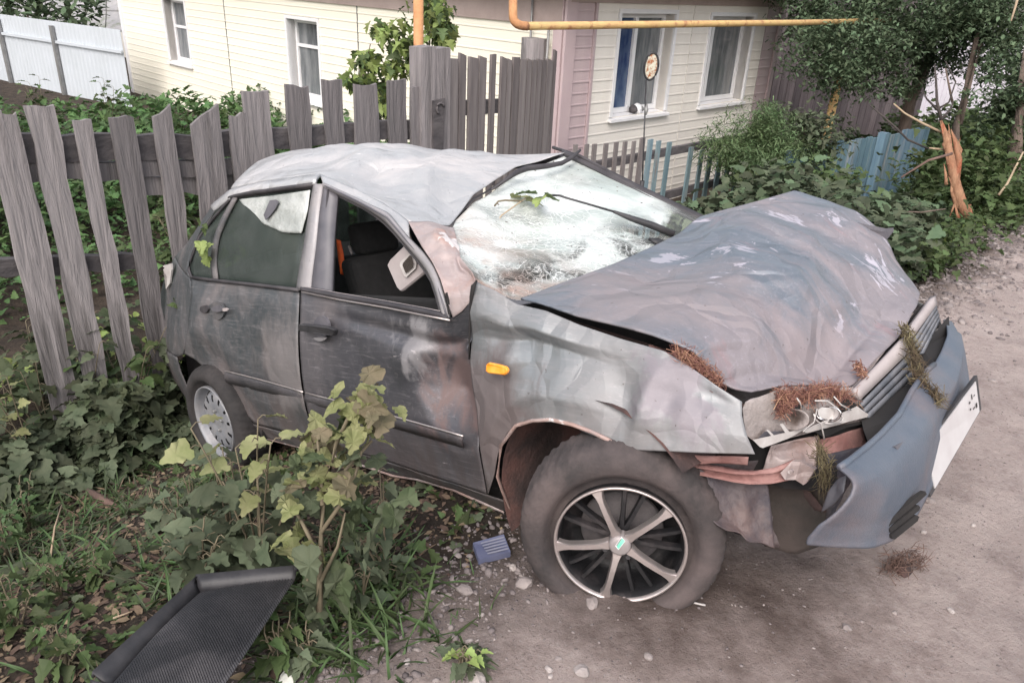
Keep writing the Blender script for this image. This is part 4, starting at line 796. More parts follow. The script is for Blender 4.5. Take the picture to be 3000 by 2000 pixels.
# --- hood
def hf(s, t, p):
    # s rear to front, t near to far
    z = .045 * math.sin(math.pi * s) * math.sin(math.pi * t)
    z -= .075 * G(s, t, .80, .42, .13, .30) + .03 * G(s, t, .62, .72, .14, .10) - .022 * G(s, t, .55, .45, .15, .06) - .03 * G(s, t, .35, .62, .2, .12)
    d = (t - .15) - (.85 - s) * 1.5; z += .018 * Kf(d, .10) * math.sin(math.pi * t); d = (t - .35) - (s - .5) * .8; z += .014 * Kf(d, .08) * math.sin(math.pi * t)
    z += .016 * G(s, t, .90, .75, .05, .2) - .012 * G(s, t, .9, .5, .03, .3) + .012 * G(s, t, .2, .75, .06, .2)
    return (0, 0, z)
coons('hood', [(1526, 878, .68), (1584, 892, .69), (1691, 929, .70), (1825, 960, .70), (1914, 984, .70), (2003, 1014, .69), (2030, 1022, .68), (2050, 1045, .66), (2089, 1086, .63), (2112, 1117, .60), (2150, 1140, .58), (2200, 1150, .55)],
      [(2326, 561, -.68), (2345, 566, -.69), (2402, 586, -.70), (2504, 621, -.70), (2531, 639, -.70), (2562, 666, -.70), (2594, 702, -.70), (2607, 729, -.69), (2620, 760, -.68), (2647, 800, -.66), (2674, 836, -.64), (2692, 862, -.60)],
      [(1526, 878, .68), (1545, 872, .65), (1640, 836, .50), (1800, 777, .22), (1930, 718, 0), (1990, 690, -.12), (2030, 655, -.2), (2050, 640, -.24), (2110, 622, -.35), (2230, 590, -.52), (2326, 561, -.68)],
      [(2200, 1150, .55), (2240, 1142, .50), (2290, 1130, .44), (2380, 1126, .33), (2487, 1130, .2), (2505, 1119, .17), (2558, 1054, .05), (2625, 992, -.12), (2660, 945, -.26), (2683, 898, -.42), (2692, 862, -.60)],
      100, 100, M['hood'], disp=hf, wr=.005, wrs=4, th=.006, cr=.026, crs=2.6, crd=(0, 0, 1))
slab('hood_trim_strip', [(2484, 662, -.55), (2500, 660, -.56), (2555, 672, -.62), (2594, 680, -.68), (2618, 678, -.74), (2600, 700, -.70), (2594, 708, -.69), (2540, 697, -.62), (2490, 690, -.56), (2482, 678, -.55)], .014, M['frame'], d=(0, 0, 1))
ctube('washer_jet', [(2086 + 10 * math.cos(t) + 9, 737 + 5 * math.sin(t), -.07) for t in np.linspace(0, 2 * math.pi, 14)], .0018, M['whiteplastic'], seg=5)
# --- engine bay darkness, inner structure
coons('inner_wing', [(1600, 915, .60), (1825, 985, .60), (2003, 1040, .58), (2180, 1185, .52)], [(1900, 1380, .45), (2100, 1430, .42), (2300, 1480, .42), (2420, 1500, .42)],
      [(1600, 915, .60), (1760, 1200, .5), (1900, 1380, .45)], [(2180, 1185, .52), (2300, 1350, .45), (2420, 1500, .42)], 20, 20, M['liner'], wr=.03, wrs=5)
slab('front_structure', [(2170, 1190, .45), (2500, 1150, .16), (2690, 900, -.45), (2750, 1000, -.5), (2560, 1330, .2), (2430, 1440, .42), (2300, 1430, .50), (2200, 1400, .50)], .06, M['dark'])
slab('inner_red_panel', [(1900, 1010, .64), (1980, 1045, .63), (2060, 1110, .61), (2050, 1130, .62), (1965, 1075, .64), (1905, 1035, .66)], .01, M['red'])
# underside and floor pan
mesh('floor_pan', [cc_(x, y, z) for x in (-.62, 1.92) for y in (-.72, .70) for z in (.20, .26)], [(0, 1, 3, 2), (4, 6, 7, 5), (0, 4, 5, 1), (2, 3, 7, 6), (0, 2, 6, 4), (1, 5, 7, 3)], M['dark'], car)
# far side, tailgate, interior
coons('far_side', [(-.55, -.76, .95), (1.9, -.76, .93)], [(-.55, -.78, .2), (1.9, -.78, .2)], [(-.55, -.76, .95), (-.55, -.78, .2)], [(1.9, -.76, .93), (1.9, -.78, .2)], 12, 6, M['doorR'])
coons('far_fender', [(1.9, -.76, .95), (2.3, -.74, .90), (2.85, -.62, .66)], [(1.95, -.78, .2), (2.12, -.80, .6), (2.47, -.80, .68), (2.8, -.78, .6), (2.9, -.72, .4)], [(1.9, -.76, .95), (1.95, -.78, .2)], [(2.85, -.62, .66), (2.9, -.72, .4)], 20, 8, M['fender'])
for x in (-.15, .92): ctube('far_pillar', [(x, -.62, 1.37), (x - .05, -.76, .94)], .035, M['frame'])
ctube('far_roof_rail', [(-.2, -.62, 1.34), (.5, -.65, 1.37), (1.2, -.58, 1.35)], .03, M['frame'])
coons('tailgate', [(.02, .52, 1.36), (-.2, 0, 1.42), (-.2, -.6, 1.36)], [(-.64, .62, .95), (-.68, 0, .97), (-.62, -.66, .95)], [(.02, .52, 1.36), (-.35, .60, 1.15), (-.64, .62, .95)], [(-.2, -.6, 1.36), (-.62, -.66, .95)], 14, 10, M['sideglass'])
coons('rear_panel', [(-.64, .62, .95), (-.70, 0, .97), (-.62, -.66, .95)], [(-.66, .66, .28), (-.76, 0, .28), (-.66, -.7, .28)], [(-.64, .62, .95), (-.66, .66, .28)], [(-.62, -.66, .95), (-.66, -.7, .28)], 14, 10, M['doorR'])
def cbox(name, x0, x1, y0, y1, z0, z1, m, tilt=0., bev=.03):
    b = MB(); vs = [cc_(x + tilt * (z - z0), y, z) for z in (z0, z1) for x, y in ((x0, y0), (x1, y0), (x1, y1), (x0, y1))]; b.add(vs, [f[::-1] for f in BOXF])
    o = b.build(name, m, car); bv = o.modifiers.new('b', 'BEVEL'); bv.width = bev; bv.segments = 3; return o
for y in (-.55, .10):
    cbox('seat_backrest', .95, 1.07, y, y + .42, .50, 1.02, M['seat'], -.28, .04); cbox('seat_cushion', 1.0, 1.5, y, y + .44, .38, .52, M['seat'], 0, .04); cbox('headrest', .78, .87, y + .1, y + .32, 1.02, 1.16, M['seat'], -.2, .03)
cbox('rear_seat', .02, .14, -.6, .6, .45, .95, M['seat'], -.3, .04); cbox('dashboard', 1.55, 1.92, -.66, .62, .55, .86, M['seat'], .1, .05); cbox('door_card', -.2, 1.75, .64, .69, .25, .90, M['seat'], 0, .01)
strip('seat_belt', [(985, 700, .45), (990, 745, .45), (998, 800, .45)], [(998, 705, .45), (1010, 760, .45), (1006, 806, .45)], M['orangecloth'], 8, .004)
ctube('belt_buckle', [(1022, 720, .4), (1032, 745, .4)], .006, M['visor'])
sv = slab('sun_visor', [(1188, 714, .60), (1196, 720, .60), (1256, 766, .60), (1257, 780, .60), (1246, 798, .60), (1180, 852, .60), (1172, 855, .60), (1160, 842, .60), (1135, 785, .60), (1134, 772, .60), (1140, 762, .60)], .02, M['visor'])
sv.modifiers.new('b', 'BEVEL').width = .006
fm = slab('mirror_frame', [(1204, 738, .607), (1210, 740, .607), (1221, 770, .607), (1219, 786, .607), (1192, 812, .607), (1186, 808, .607), (1173, 778, .607), (1174, 768, .607)], -.003, M['whiteplastic'], parent=sv)
slab('vanity_mirror', [(1202, 747, .613), (1207, 750, .613), (1214, 772, .613), (1212, 783, .613), (1192, 800, .613), (1189, 798, .613), (1180, 777, .613), (1182, 770, .613)], -.002, M['chrome'], parent=sv)
coons('painted_reflection', [(700, 584, .650), (800, 573, .650), (908, 557, .645)], [(735, 612, .668), (770, 655, .690), (829, 681, .706), (882, 683, .706)], [(700, 584, .650), (712, 600, .660), (735, 612, .668)], [(908, 557, .645), (900, 620, .675), (882, 683, .706)], 24, 16, M['pale_reflection'], wr=.006, wrs=14)  # pale sheet on the glass paints in the bright window reflection
slab('reflection_dark_spot', [(790, 587, .67), (808, 585, .67), (816, 592, .675), (806, 612, .684), (794, 628, .69), (778, 645, .70), (772, 630, .69), (782, 606, .68)], .003, M['frame'])  # dark slab in the painted reflection, where the headrest shows
# door handles
o = slab('door_handle', [(872, 953, .845), (876, 950, .85), (905, 952, .855), (960, 959, .855), (976, 966, .85), (979, 973, .845), (975, 984, .84), (940, 980, .85), (900, 973, .85), (876, 970, .845), (872, 963, .84)], .022, M['blackplastic'])
o.modifiers.new('b', 'BEVEL').width = .006
def disc(name, u, v, y, ru, rv, m, d, th=.004, a0=0, a1=2 * math.pi, parent=car):
    return slab(name, [(u + ru * math.cos(a), v + rv * math.sin(a), y) for a in np.linspace(a0, a1, 22)[:-1]], th, m, parent=parent, d=d)
disc('handle_recess', 940, 958, .822, 23, 32, M['frame'], (0, 1, 0), .01); disc('handle_recess', 937, 988, .826, 19, 11, M['framepaint'], (0, 1, 0), .004, 0, math.pi)
disc('handle_recess', 632, 912, .814, 24, 27, M['doorR'], (0, 1, 0), .01); disc('handle_recess', 636, 905, .826, 18, 9, M['frame'], (0, 1, 0), .004); disc('handle_mount', 597, 906, .825, 12, 11, M['seal'], (0, 1, 0), .012); disc('handle_mount', 658, 907, .826, 9, 5, M['visor'], (0, 1, 0), .006)
for q in [[(487, 776), (500, 772), (502, 790), (497, 830), (486, 848), (490, 812), (478, 790)], [(476, 780), (482, 776), (484, 786)]]: slab('tail_light_remains', [(u, v, .69) for u, v in q], .01, M['whiteplastic'])
# --- headlight
def P_(l, s=3.409, ox=2100, oy=1100): return [(ox + a / s, oy + b / s) for a, b in l]
def hy(u): return .66 - (u - 2178) / (2540 - 2178) * .45
def hslab(name, l, m, dy=0., th=.01, parent=car): return slab(name, [(u, v, hy(u) + dy) for u, v in P_(l)], th, m, parent=parent)
hl = hslab('headlight', [(258, 330), (285, 262), (400, 235), (620, 140), (1345, 145), (1430, 300), (1500, 390), (1480, 450), (870, 560), (450, 715), (380, 660), (300, 600), (268, 440)], M['lens'], -.03, .03)
hslab('bezel', [(360, 640), (400, 640), (460, 690), (700, 600), (790, 545), (880, 500), (900, 520), (800, 580), (720, 625), (460, 722), (430, 712)], M['whiteplastic'], .02, .004, hl)
hslab('bezel', [(860, 555), (960, 500), (1080, 500), (1280, 470), (1290, 440), (1255, 390), (1390, 310), (1510, 395), (1500, 415), (1330, 455), (1100, 520), (900, 572)], M['whiteplastic'], .025, .006, hl)
hslab('bezel', [(630, 485), (650, 480), (740, 590), (700, 600)], M['whiteplastic'], .022, .004, hl); hslab('bezel', [(495, 545), (515, 548), (605, 640), (590, 650)], M['whiteplastic'], .022, .004, hl)
hslab('dark_gap', [(395, 640), (470, 565), (560, 560), (690, 560), (700, 600), (470, 690)], M['frame'], .0, .006, hl); hslab('dark_gap', [(745, 300), (800, 265), (850, 290), (850, 335), (760, 325)], M['dark'], .0, .006, hl)
hslab('dark_gap', [(980, 560), (1280, 490), (1480, 460), (1480, 480), (1290, 520), (1100, 610), (1040, 600)], M['dark'], .01, .006, hl); hslab('dark_gap', [(1210, 240), (1300, 230), (1400, 300), (1330, 345), (1250, 350)], M['dark'], .0, .006, hl)
def bowl(name, cu, cv, ru, rv, m, depth, parent, dy=.02):
    V = []; F = []; n_ = 20; k = 6
    for j in range(k):
        f = 1 - j / (k - 1) * .95
        for i in range(n_):
            a = 2 * math.pi * i / n_; u = cu + ru * f * math.cos(a); v = cv + rv * f * math.sin(a); p = cw(u, v, hy(cu) + dy); V.append(p + np.array([-.6, .8, 0]) * depth * (1 - f * f))
    F = [(j * n_ + i, j * n_ + (i + 1) % n_, (j + 1) * n_ + (i + 1) % n_, (j + 1) * n_ + i) for j in range(k - 1) for i in range(n_)]
    o = mesh(name, V, F, m, parent, True); o.modifiers.new('t', 'SOLIDIFY').thickness = .003; return o
bowl('reflector', *P_([(770, 440)])[0], 46, 32, M['lens'], .035, hl); bowl('reflector', *P_([(1120, 385)])[0], 38, 24, M['chrome'], .03, hl, .03)
hslab('bulb', [(1010, 340), (1040, 320), (1150, 330), (1240, 375), (1220, 400), (1120, 440), (1050, 425), (1010, 390)], M['whiteplastic'], .035, .006, hl)
for l in ([(980, 250), (1100, 250), (1210, 330), (1260, 420), (1240, 470), (1130, 480), (1080, 470)], [(970, 380), (985, 440), (1040, 480), (1060, 560), (1075, 635)], [(800, 225), (830, 270), (850, 325)], [(1170, 210), (1240, 290), (1340, 345)], [(1000, 330), (970, 470), (900, 520), (860, 560)]):
    ctube('bezel_wire', [(u, v, hy(u) + .04) for u, v in P_(l)], .0022, M['whiteplastic'], hl, 5)
# --- red crumpled front beam
M['liner2'] = mat('torn dark liner sheet', (.025, .027, .042), (.10, .075, .075), 5, .6, bump=.5, bscale=20, c3=(.17, .115, .105), s3=3, t3=(.5, .7))

def ribbon(name, l, w0, m, dy=.03, th=.02, wr=.0, n=30, parent=car):
    top = [(u, v, y) for u, v, y in l]; bot = [(u, v + w0[i] if hasattr(w0, '__len__') else v + w0, y - .01) for i, (u, v, y) in enumerate(l)]
    return strip(name, top, bot, m, n, th, parent)
coons('bumper_beam', [(1885, 1324, .72), (1960, 1326, .72), (2050, 1334, .70), (2130, 1337, .67), (2193, 1340, .65)], [(1888, 1340, .71), (1960, 1346, .71), (2050, 1356, .69), (2130, 1358, .66), (2190, 1362, .64)], [(1885, 1324, .72), (1888, 1340, .71)], [(2193, 1340, .65), (2190, 1362, .64)], 40, 6, M['red'], wr=.008, wrs=12)
coons('bumper_beam', [(1990, 1352, .66), (2050, 1356, .66), (2110, 1364, .65), (2160, 1374, .63), (2215, 1378, .60), (2270, 1368, .55), (2330, 1342, .50)], [(1992, 1380, .66), (2060, 1386, .66), (2110, 1396, .65), (2160, 1408, .63), (2215, 1414, .60), (2270, 1412, .55), (2335, 1398, .50)],
      [(1990, 1352, .66), (1992, 1380, .66)], [(2330, 1342, .50), (2335, 1398, .50)], 60, 12, M['red'], wr=.006, wrs=10, disp=lambda s, t, p: (.0, -.022 * float(np.interp(t, [0, .25, .4, .75, .9, 1], [0, 1, -.6, -.7, 1, .6])), 0))
coons('engine_cradle', [(2060, 1360, .58), (2200, 1350, .5), (2420, 1330, .36), (2560, 1300, .25)], [(2150, 1560, .52), (2250, 1600, .5), (2350, 1610, .44), (2440, 1500, .40)], [(2060, 1360, .58), (2150, 1560, .52)], [(2560, 1300, .25), (2440, 1500, .40)], 30, 24, M['liner2'], wr=.05, wrs=8)
slab('beam_bracket', [(1875, 1330, .715), (1889, 1326, .72), (1995, 1338, .715), (2000, 1375, .71), (1990, 1400, .71), (1975, 1418, .71), (1958, 1424, .71), (1935, 1392, .71), (1900, 1348, .715)], .012, M['red'])
disc('bolt_hole', 1908, 1354, .722, 3.5, 3.5, M['dark'], (0, 1, 0))
slab('beam_end_plate', [(2286, 1385, .55), (2320, 1350, .53), (2345, 1352, .52), (2360, 1362, .51), (2388, 1375, .50), (2362, 1415, .51), (2353, 1420, .51), (2330, 1405, .53), (2300, 1405, .55)], .015, M['crush'])
disc('bolt_hole', 2315, 1382, .57, 7, 6, M['crush'], (0, 1, 0), .01)
coons('front_panel', [(2390, 1290, .36), (2440, 1280, .33), (2527, 1250, .22)], [(2380, 1380, .36), (2430, 1360, .35), (2540, 1308, .24)], [(2390, 1290, .36), (2380, 1380, .36)], [(2527, 1250, .22), (2540, 1308, .24)], 14, 10, M['red'], wr=.02, wrs=14)
coons('crumpled_bracket', [(2260, 1305, .5), (2320, 1290, .45), (2400, 1275, .36)], [(2230, 1390, .52), (2300, 1380, .5), (2390, 1370, .42)], [(2260, 1305, .5), (2230, 1390, .52)], [(2400, 1275, .36), (2390, 1370, .42)], 18, 14, M['crush'], wr=.035, wrs=14)
# torn inner liner sheet hanging to the ground
coons('torn_liner', [(1985, 1372, .70), (2050, 1372, .66), (2150, 1400, .60), (2250, 1420, .55)], [(2105, 1538, .70), (2160, 1562, .66), (2215, 1588, .62), (2270, 1605, .58)],
      [(1985, 1372, .70), (2000, 1430, .70), (2030, 1470, .70), (2105, 1538, .70)], [(2250, 1420, .55), (2260, 1500, .56), (2270, 1605, .58)], 40, 40, M['liner2'], wr=.018, wrs=9, disp=lambda s, t, p: (0, .010 * math.sin(s * 14 + t * 3) * math.sin(math.pi * s), 0))
coons('undertray', [(2190, 1410, .50), (2300, 1410, .46), (2420, 1400, .40)], [(2240, 1600, .50), (2330, 1625, .46), (2400, 1600, .42)], [(2190, 1410, .50), (2200, 1520, .52), (2240, 1600, .50)], [(2420, 1400, .40), (2420, 1520, .42), (2400, 1600, .42)], 16, 16, mat('olive undertray', (.020, .018, .016), (.055, .042, .038), 5, .85, bump=.3), wr=.03, wrs=6)
# --- grille in two halves, slats each their own part
def grille(TL, TR, BL, BR, n_, nm):
    g = None
    def lerp(a, b, t): return tuple(a[k] + (b[k] - a[k]) * t for k in range(3))
    top0 = (TL, TR); 
    fr = strip('grille', [TL, lerp(TL, TR, .5), TR], [lerp(TL, BL, .26), lerp(lerp(TL, TR, .5), lerp(BL, BR, .5), .28), lerp(TR, BR, .3)], M['visor'], 14, .02)
    for i in range(n_):
        t = .36 + .60 * i / n_
        a, b = lerp(TL, BL, t), lerp(TR, BR, t); c, d = lerp(TL, BL, t + .09), lerp(TR, BR, t + .09)
        strip('slat', [a, lerp(a, b, .5), b], [c, lerp(c, d, .5), d], M['grille'], 14, .014, fr)
    back = slab('grille_back', [(x[0], x[1], x[2] - .04) for x in (lerp(TL, BL, .1), lerp(TR, BR, .1), BR, BL)], .01, M['dark'], parent=fr); return fr
grille((2497, 1143, .24), (2642, 990, -.12), (2556, 1252, .22), (2700, 1122, -.08), 4, 'a')
grille((2652, 972, -.16), (2732, 868, -.56), (2706, 1045, -.20), (2752, 945, -.54), 4, 'b')
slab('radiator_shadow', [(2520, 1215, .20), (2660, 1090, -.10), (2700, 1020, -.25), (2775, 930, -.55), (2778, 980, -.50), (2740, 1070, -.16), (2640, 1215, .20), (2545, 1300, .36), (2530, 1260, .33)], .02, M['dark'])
slab('bumper_foam', [(2742, 965, -.50), (2765, 958, -.52), (2775, 975, -.5), (2768, 988, -.48), (2750, 992, -.46), (2738, 980, -.46)], .02, M['whiteplastic'])
# --- front bumper
def bf_(s, t, p): 
    x = (.030 - .028 * min(1, max(0, (t - .3) / .25)) * min(1, max(0, (s - .3) / .25))) * math.sin(math.pi * t) * (1 if s < .9 else .6)
    return (x, -.015 * math.sin(math.pi * t) * (1 - s), .0)
bmp = coons('front_bumper', [(2460, 1368, .70), (2491, 1347, .63), (2540, 1308, .52), (2580, 1272, .43), (2634, 1214, .28), (2670, 1147, .14), (2710, 1089, -.01), (2737, 1067, -.12), (2759, 1027, -.24), (2777, 980, -.40), (2775, 955, -.5), (2765, 935, -.62)],
      [(2366, 1596, .78), (2446, 1604, .70), (2554, 1607, .60), (2616, 1585, .50), (2670, 1540, .40), (2700, 1490, .32), (2760, 1370, .10), (2815, 1290, -.07), (2845, 1200, -.24), (2841, 1117, -.42), (2826, 1018, -.62), (2799, 962, -.72)],
      [(2460, 1368, .70), (2484, 1393, .71), (2487, 1415, .72), (2469, 1442, .73), (2424, 1487, .75), (2380, 1531, .77), (2362, 1576, .78), (2366, 1596, .78)], [(2765, 935, -.62), (2785, 945, -.68), (2799, 962, -.72)],
      80, 40, M['bumper'], disp=bf_, wr=.004, wrs=5, th=.006)
ctube('bumper_edge', [(2460, 1368, .70), (2491, 1347, .63), (2540, 1308, .52), (2580, 1272, .43), (2634, 1214, .28), (2670, 1147, .14), (2710, 1089, -.01), (2737, 1067, -.12)], .008, M['bumper'])
coons('fog_lamp_housing', [(2425, 1440, .66), (2455, 1400, .66), (2480, 1392, .67)], [(2405, 1500, .66), (2440, 1480, .67), (2470, 1440, .69)], [(2425, 1440, .66), (2405, 1500, .66)], [(2480, 1392, .67), (2470, 1440, .69)], 10, 10, M['frame'], wr=.01, wrs=20)
def bslot(l, m, nm='intake_slot', th=.006, dx=.012):
    P = [cw(u, v, y) for u, v, y in l]; bm = bmesh.new(); d = np.array([dx, 0, 0]); va = [bm.verts.new(p + d) for p in P]; vb = [bm.verts.new(p - d) for p in P]; k = len(P)
    bm.faces.new(va); bm.faces.new(vb[::-1]); [bm.faces.new((va[i], vb[i], vb[(i + 1) % k], va[(i + 1) % k])) for i in range(k)]
    bmesh.ops.recalc_face_normals(bm, faces=bm.faces); me = bpy.data.meshes.new(nm); bm.to_mesh(me); bm.free(); return link(nm, me, m, bmp)
def C6(l, ys): return [(2000 + a / 2.24, 1000 + b / 2.24, y) for (a, b), y in zip(l, ys)]
for q_, n_ in (([(1345, 1185), (1380, 1150), (1560, 1005), (1590, 985), (1600, 1005), (1540, 1060), (1352, 1215)], 0), ([(1354, 1228), (1545, 1075), (1558, 1090), (1550, 1110), (1365, 1255)], 0), ([(1368, 1270), (1530, 1140), (1550, 1150), (1540, 1180), (1390, 1300), (1372, 1292)], 0)):
    bslot(C6([(a - 14, b - 6) for a, b in q_], [.53 - (a - 1345) / 255 * .14 for a, b in q_]), M['dark'], dx=.006)
bslot([(2585, 1303, .45), (2630, 1273, .34), (2640, 1290, .34), (2598, 1317, .44)], M['frame'], 'tow_cover', dx=.03)
# number plate in its black holder
pc = [cw(2690, 1316, .20), cw(2842, 1116, -.27), cw(2853, 1205, -.27), cw(2719, 1433, .20)]
hn = np.cross(pc[1] - pc[0], pc[3] - pc[0]); hn /= np.linalg.norm(hn); hn = hn if hn[0] > 0 else -hn; ctr = sum(pc) / 4
def pq(f, a, b): return [ctr + (p - ctr) * f + hn * z for z in (a, b) for p in pc]
holder = mesh('plate_holder', pq(1.12, .004, .014), BOXF, M['blackplastic'], bmp); mesh('number_plate', pq(.98, .0145, .018), BOXF, M['plate'], bmp)
def onpl(a, b): return pc[0] * (1 - a) * (1 - b) + pc[1] * a * (1 - b) + pc[2] * a * b + pc[3] * (1 - a) * b + hn * .0195
def mark(a0, a1, b0, b1, m=M['dark']): mesh('plate_marking', [onpl(a, b) for a, b in ((a0, b0), (a1, b0), (a1, b1), (a0, b1))], [(0, 1, 2, 3)], m, holder)
for r_ in ((.80, .825, .30, .36), (.80, .82, .50, .56), (.86, .875, .18, .34), (.90, .93, .30, .33), (.86, .90, .62, .66), (.92, .95, .60, .74)): mark(*r_)
disc('plate_screw', 2719, 1372, .19, 4, 4, M['frame'], (-.3, -1, 0), .0, parent=bmp) if False else None

# --- wheels
def wheel_frame(c, az, el):
    n = np.array([math.cos(el) * math.cos(az), math.cos(el) * math.sin(az), math.sin(el)]); X = np.cross([0, 0, 1.], n); X /= np.linalg.norm(X); Y = np.cross(n, X)
    return np.array(c), X, Y, n
def lathe(prof, seg, fn=None):
    V = []; F = []
    for i in range(seg):
        a = 2 * math.pi * i / seg
        for j, (r, z) in enumerate(prof):
            rr, zz = fn(r, z, i, j) if fn else (r, z); V.append((rr * math.cos(a), rr * math.sin(a), zz))
    k = len(prof); F = [(i * k + j, ((i + 1) % seg) * k + j, ((i + 1) % seg) * k + j + 1, i * k + j + 1) for i in range(seg) for j in range(k - 1)]
    return V, F
def place(o, fr):
    c, X, Y, n = fr; m = MCI @ Matrix([[X[i], Y[i], n[i], c[i]] for i in range(3)] + [[0, 0, 0, 1]]); o.matrix_local = m; return o
def tyre(fr, flat, name='tyre', off=0., mm='rubber'):
    prof = [(.176, -.030), (.184, -.034), (.200, -.030), (.211, .006), (.225, .017), (.247, .015), (.262, .008), (.271, -.001), (.279, -.012), (.284, -.030), (.286, -.060), (.286, -.10), (.284, -.135), (.276, -.155), (.25, -.172), (.20, -.168), (.176, -.16)]
    def fn(r, z, i, j):
        if 7 <= j <= 8: r += (.0012 if (i // 2) % 2 else -.0012); 
        if 9 <= j <= 12: r += (.0015 if ((i + j) // 2) % 2 else -.0035)
        return r, z
    V, F = lathe(prof, 200, fn); c, X, Y, n = fr; out = []
    for (x, y, z) in V:
        r = math.hypot(x, y); y += off * max(0, (r - .185) / .1); p = c + X * x + Y * y + n * z; g = .052
        if flat and p[2] < g:
            dpt = g - p[2]; y += dpt / max(.3, Y[2]); z += min(.018, dpt * .3) * (1 if z > -.08 else -1)
        out.append((x, y, z))
    return place(mesh(name, out, F, M[mm], car, True), fr)
fr = wheel_frame((.3255, 1.683, .2538), -1.743, .092)
tyre(fr, True, off=.014)
V, F = lathe([(.0, -.125), (.15, -.125), (.165, -.10), (.168, -.03), (.172, -.008), (.180, .002), (.1825, .006), (.183, .001), (.182, -.02)], 72)
rim = place(mesh('rim', V, F, M['alloydark'], car, True), fr)
def wl(name, V, F, m, smooth=False): 
    o = mesh(name, V, F, m, rim, smooth); return o
V, F = lathe([(.174, -.004), (.1765, .0065), (.181, .0085), (.1835, .006), (.1835, .0)], 90); wl('rim_lip', V, F, M['alloy'], True)
V, F = lathe([(.0, -.085), (.115, -.085), (.118, -.09), (.118, -.10)], 40); wl('brake_disc', V, F, M['rail'], True)
def wang(u, v):
    c, X, Y, n = fr; q = at_plane(u, v, c, n) - c; return math.atan2(q @ Y, q @ X)
sp = [wang(1500 + a / 3.564, 1350 + b / 3.564) for a, b in ((880, 310), (1650, 530), (1700, 1240), (970, 1420), (450, 890))]
def spoke(a, w0, w1, z0, z1, th, m, r0=.030, r1=.178, flare=0., nm='spoke'):
    V = []; K = 9
    for i in range(K):
        f = i / (K - 1); r = r0 + (r1 - r0) * f; w_ = w0 + (w1 - w0) * f + flare * max(0, f - .82) / .18 + .010 * max(0, .15 - f) / .15; z = z0 + (z1 - z0) * f + .006 * math.sin(math.pi * f)
        for s, zz, ww in ((-1, z, .82), (1, z, .82), (1, z - .005, 1), (1, z - th, 1.15), (-1, z - th, 1.15), (-1, z - .005, 1)):
            x = r; y = s * w_ * ww * .5; V.append((x * math.cos(a) - y * math.sin(a), x * math.sin(a) + y * math.cos(a), zz))
    F = [(i * 6 + j, (i + 1) * 6 + j, (i + 1) * 6 + (j + 1) % 6, i * 6 + (j + 1) % 6) for i in range(K - 1) for j in range(6)] + [(0, 1, 2, 3, 4, 5), tuple((K - 1) * 6 + j for j in (5, 4, 3, 2, 1, 0))]
    return wl(nm, V, F, m)
for i, a in enumerate(sp):
    spoke(a, .019, .015, .001, .003, .022, M['alloy'], flare=.022)
    b = a - (a - sp[(i + 1) % 5]) % (2 * math.pi) / 2
    for q in (-.17, .17): spoke(b + q, .013, .012, -.034, -.026, .02, M['alloydark'], nm='inner_spoke')
V, F = lathe([(.0, .010), (.022, .009), (.028, .006), (.031, -.002), (.031, -.03)], 32); wl('hub_cap', V, F, M['hubcap'], True)
for i in range(4):
    a = .6 + i * math.pi / 2; V, F = lathe([(.0, -.006), (.007, -.006), (.009, -.012), (.010, -.03)], 8); o = wl('wheel_nut', V, F, M['blackplastic']); o.location = (.047 * math.cos(a), .047 * math.sin(a), 0)
c, X, Y, n = fr
def wpt(u, v, z): 
    q = at_plane(u, v, c + n * z, n) - c; return (q @ X, q @ Y, q @ n)
st = [wpt(1500 + a / 3.564, 1350 + b / 3.564, .0115) for a, b in ((1143, 788), (1183, 835), (1112, 926), (1076, 885))]
wl('sticker', st, [(0, 1, 2, 3)], M['white'])
st2 = [wpt(1500 + a / 3.564, 1350 + b / 3.564, .0122) for a, b in ((1152, 803), (1178, 835), (1112, 918), (1092, 893))]
wl('sticker_print', st2, [(0, 1, 2, 3)], M['green'])
# small black lettering along the sticker's edge
S = [np.array(p) for p in st]; ex_ = (S[3] - S[0]); ey_ = (S[1] - S[0])
for i in range(8):
    f = .12 + i * .10; q = [S[0] + ex_ * (f + a) + ey_ * (b) + np.array([0, 0, .0016]) for a, b in ((0, .06), (.055, .06), (.055, .26), (.0, .26))]
    wl('lettering', q, [(0, 1, 2, 3)], M['dark'])
# rear steel wheel
fr2 = wheel_frame((-1.457, 3.245, -.402), -2.286, .032)
M['rubber2'] = mat('dark tyre rubber', (.014, .013, .014), (.04, .035, .035), 6, .85, bump=.2)
tyre(fr2, False, mm='rubber2')
V = []; F = []; rings = [(.0, -.022), (.03, -.022), (.042, -.026), (.058, -.022), (.085, -.016), (.100, -.018), (.117, -.018), (.134, -.022), (.148, -.040), (.156, -.050), (.164, -.040), (.168, -.012), (.176, .002), (.182, .006), (.184, 0), (.182, -.02)]
seg = 96
for i in range(seg):
    a = 2 * math.pi * i / seg
    for (r, z) in rings: V.append((r * math.cos(a), r * math.sin(a), z))
kk = len(rings)
for i in range(seg):
    for j in range(kk - 1):
        if j in (5, 6) and i % 8 in (2, 3, 4, 5)[1:3]: continue
        F.append((i * kk + j, ((i + 1) % seg) * kk + j, ((i + 1) % seg) * kk + j + 1, i * kk + j + 1))
rr = place(mesh('rim', V, F, M['steelrim'], car, True), fr2)
V, F = lathe([(0, -.045), (.16, -.045)], 30); o = mesh('brake_drum', V, F, M['dark'], rr)
for i in range(4):
    a = .4 + i * math.pi / 2; V, F = lathe([(.0, -.008), (.006, -.008), (.008, -.012), (.009, -.03)], 8); o = mesh('wheel_nut', V, F, M['greymetal'], rr); o.location = (.049 * math.cos(a), .049 * math.sin(a), 0)

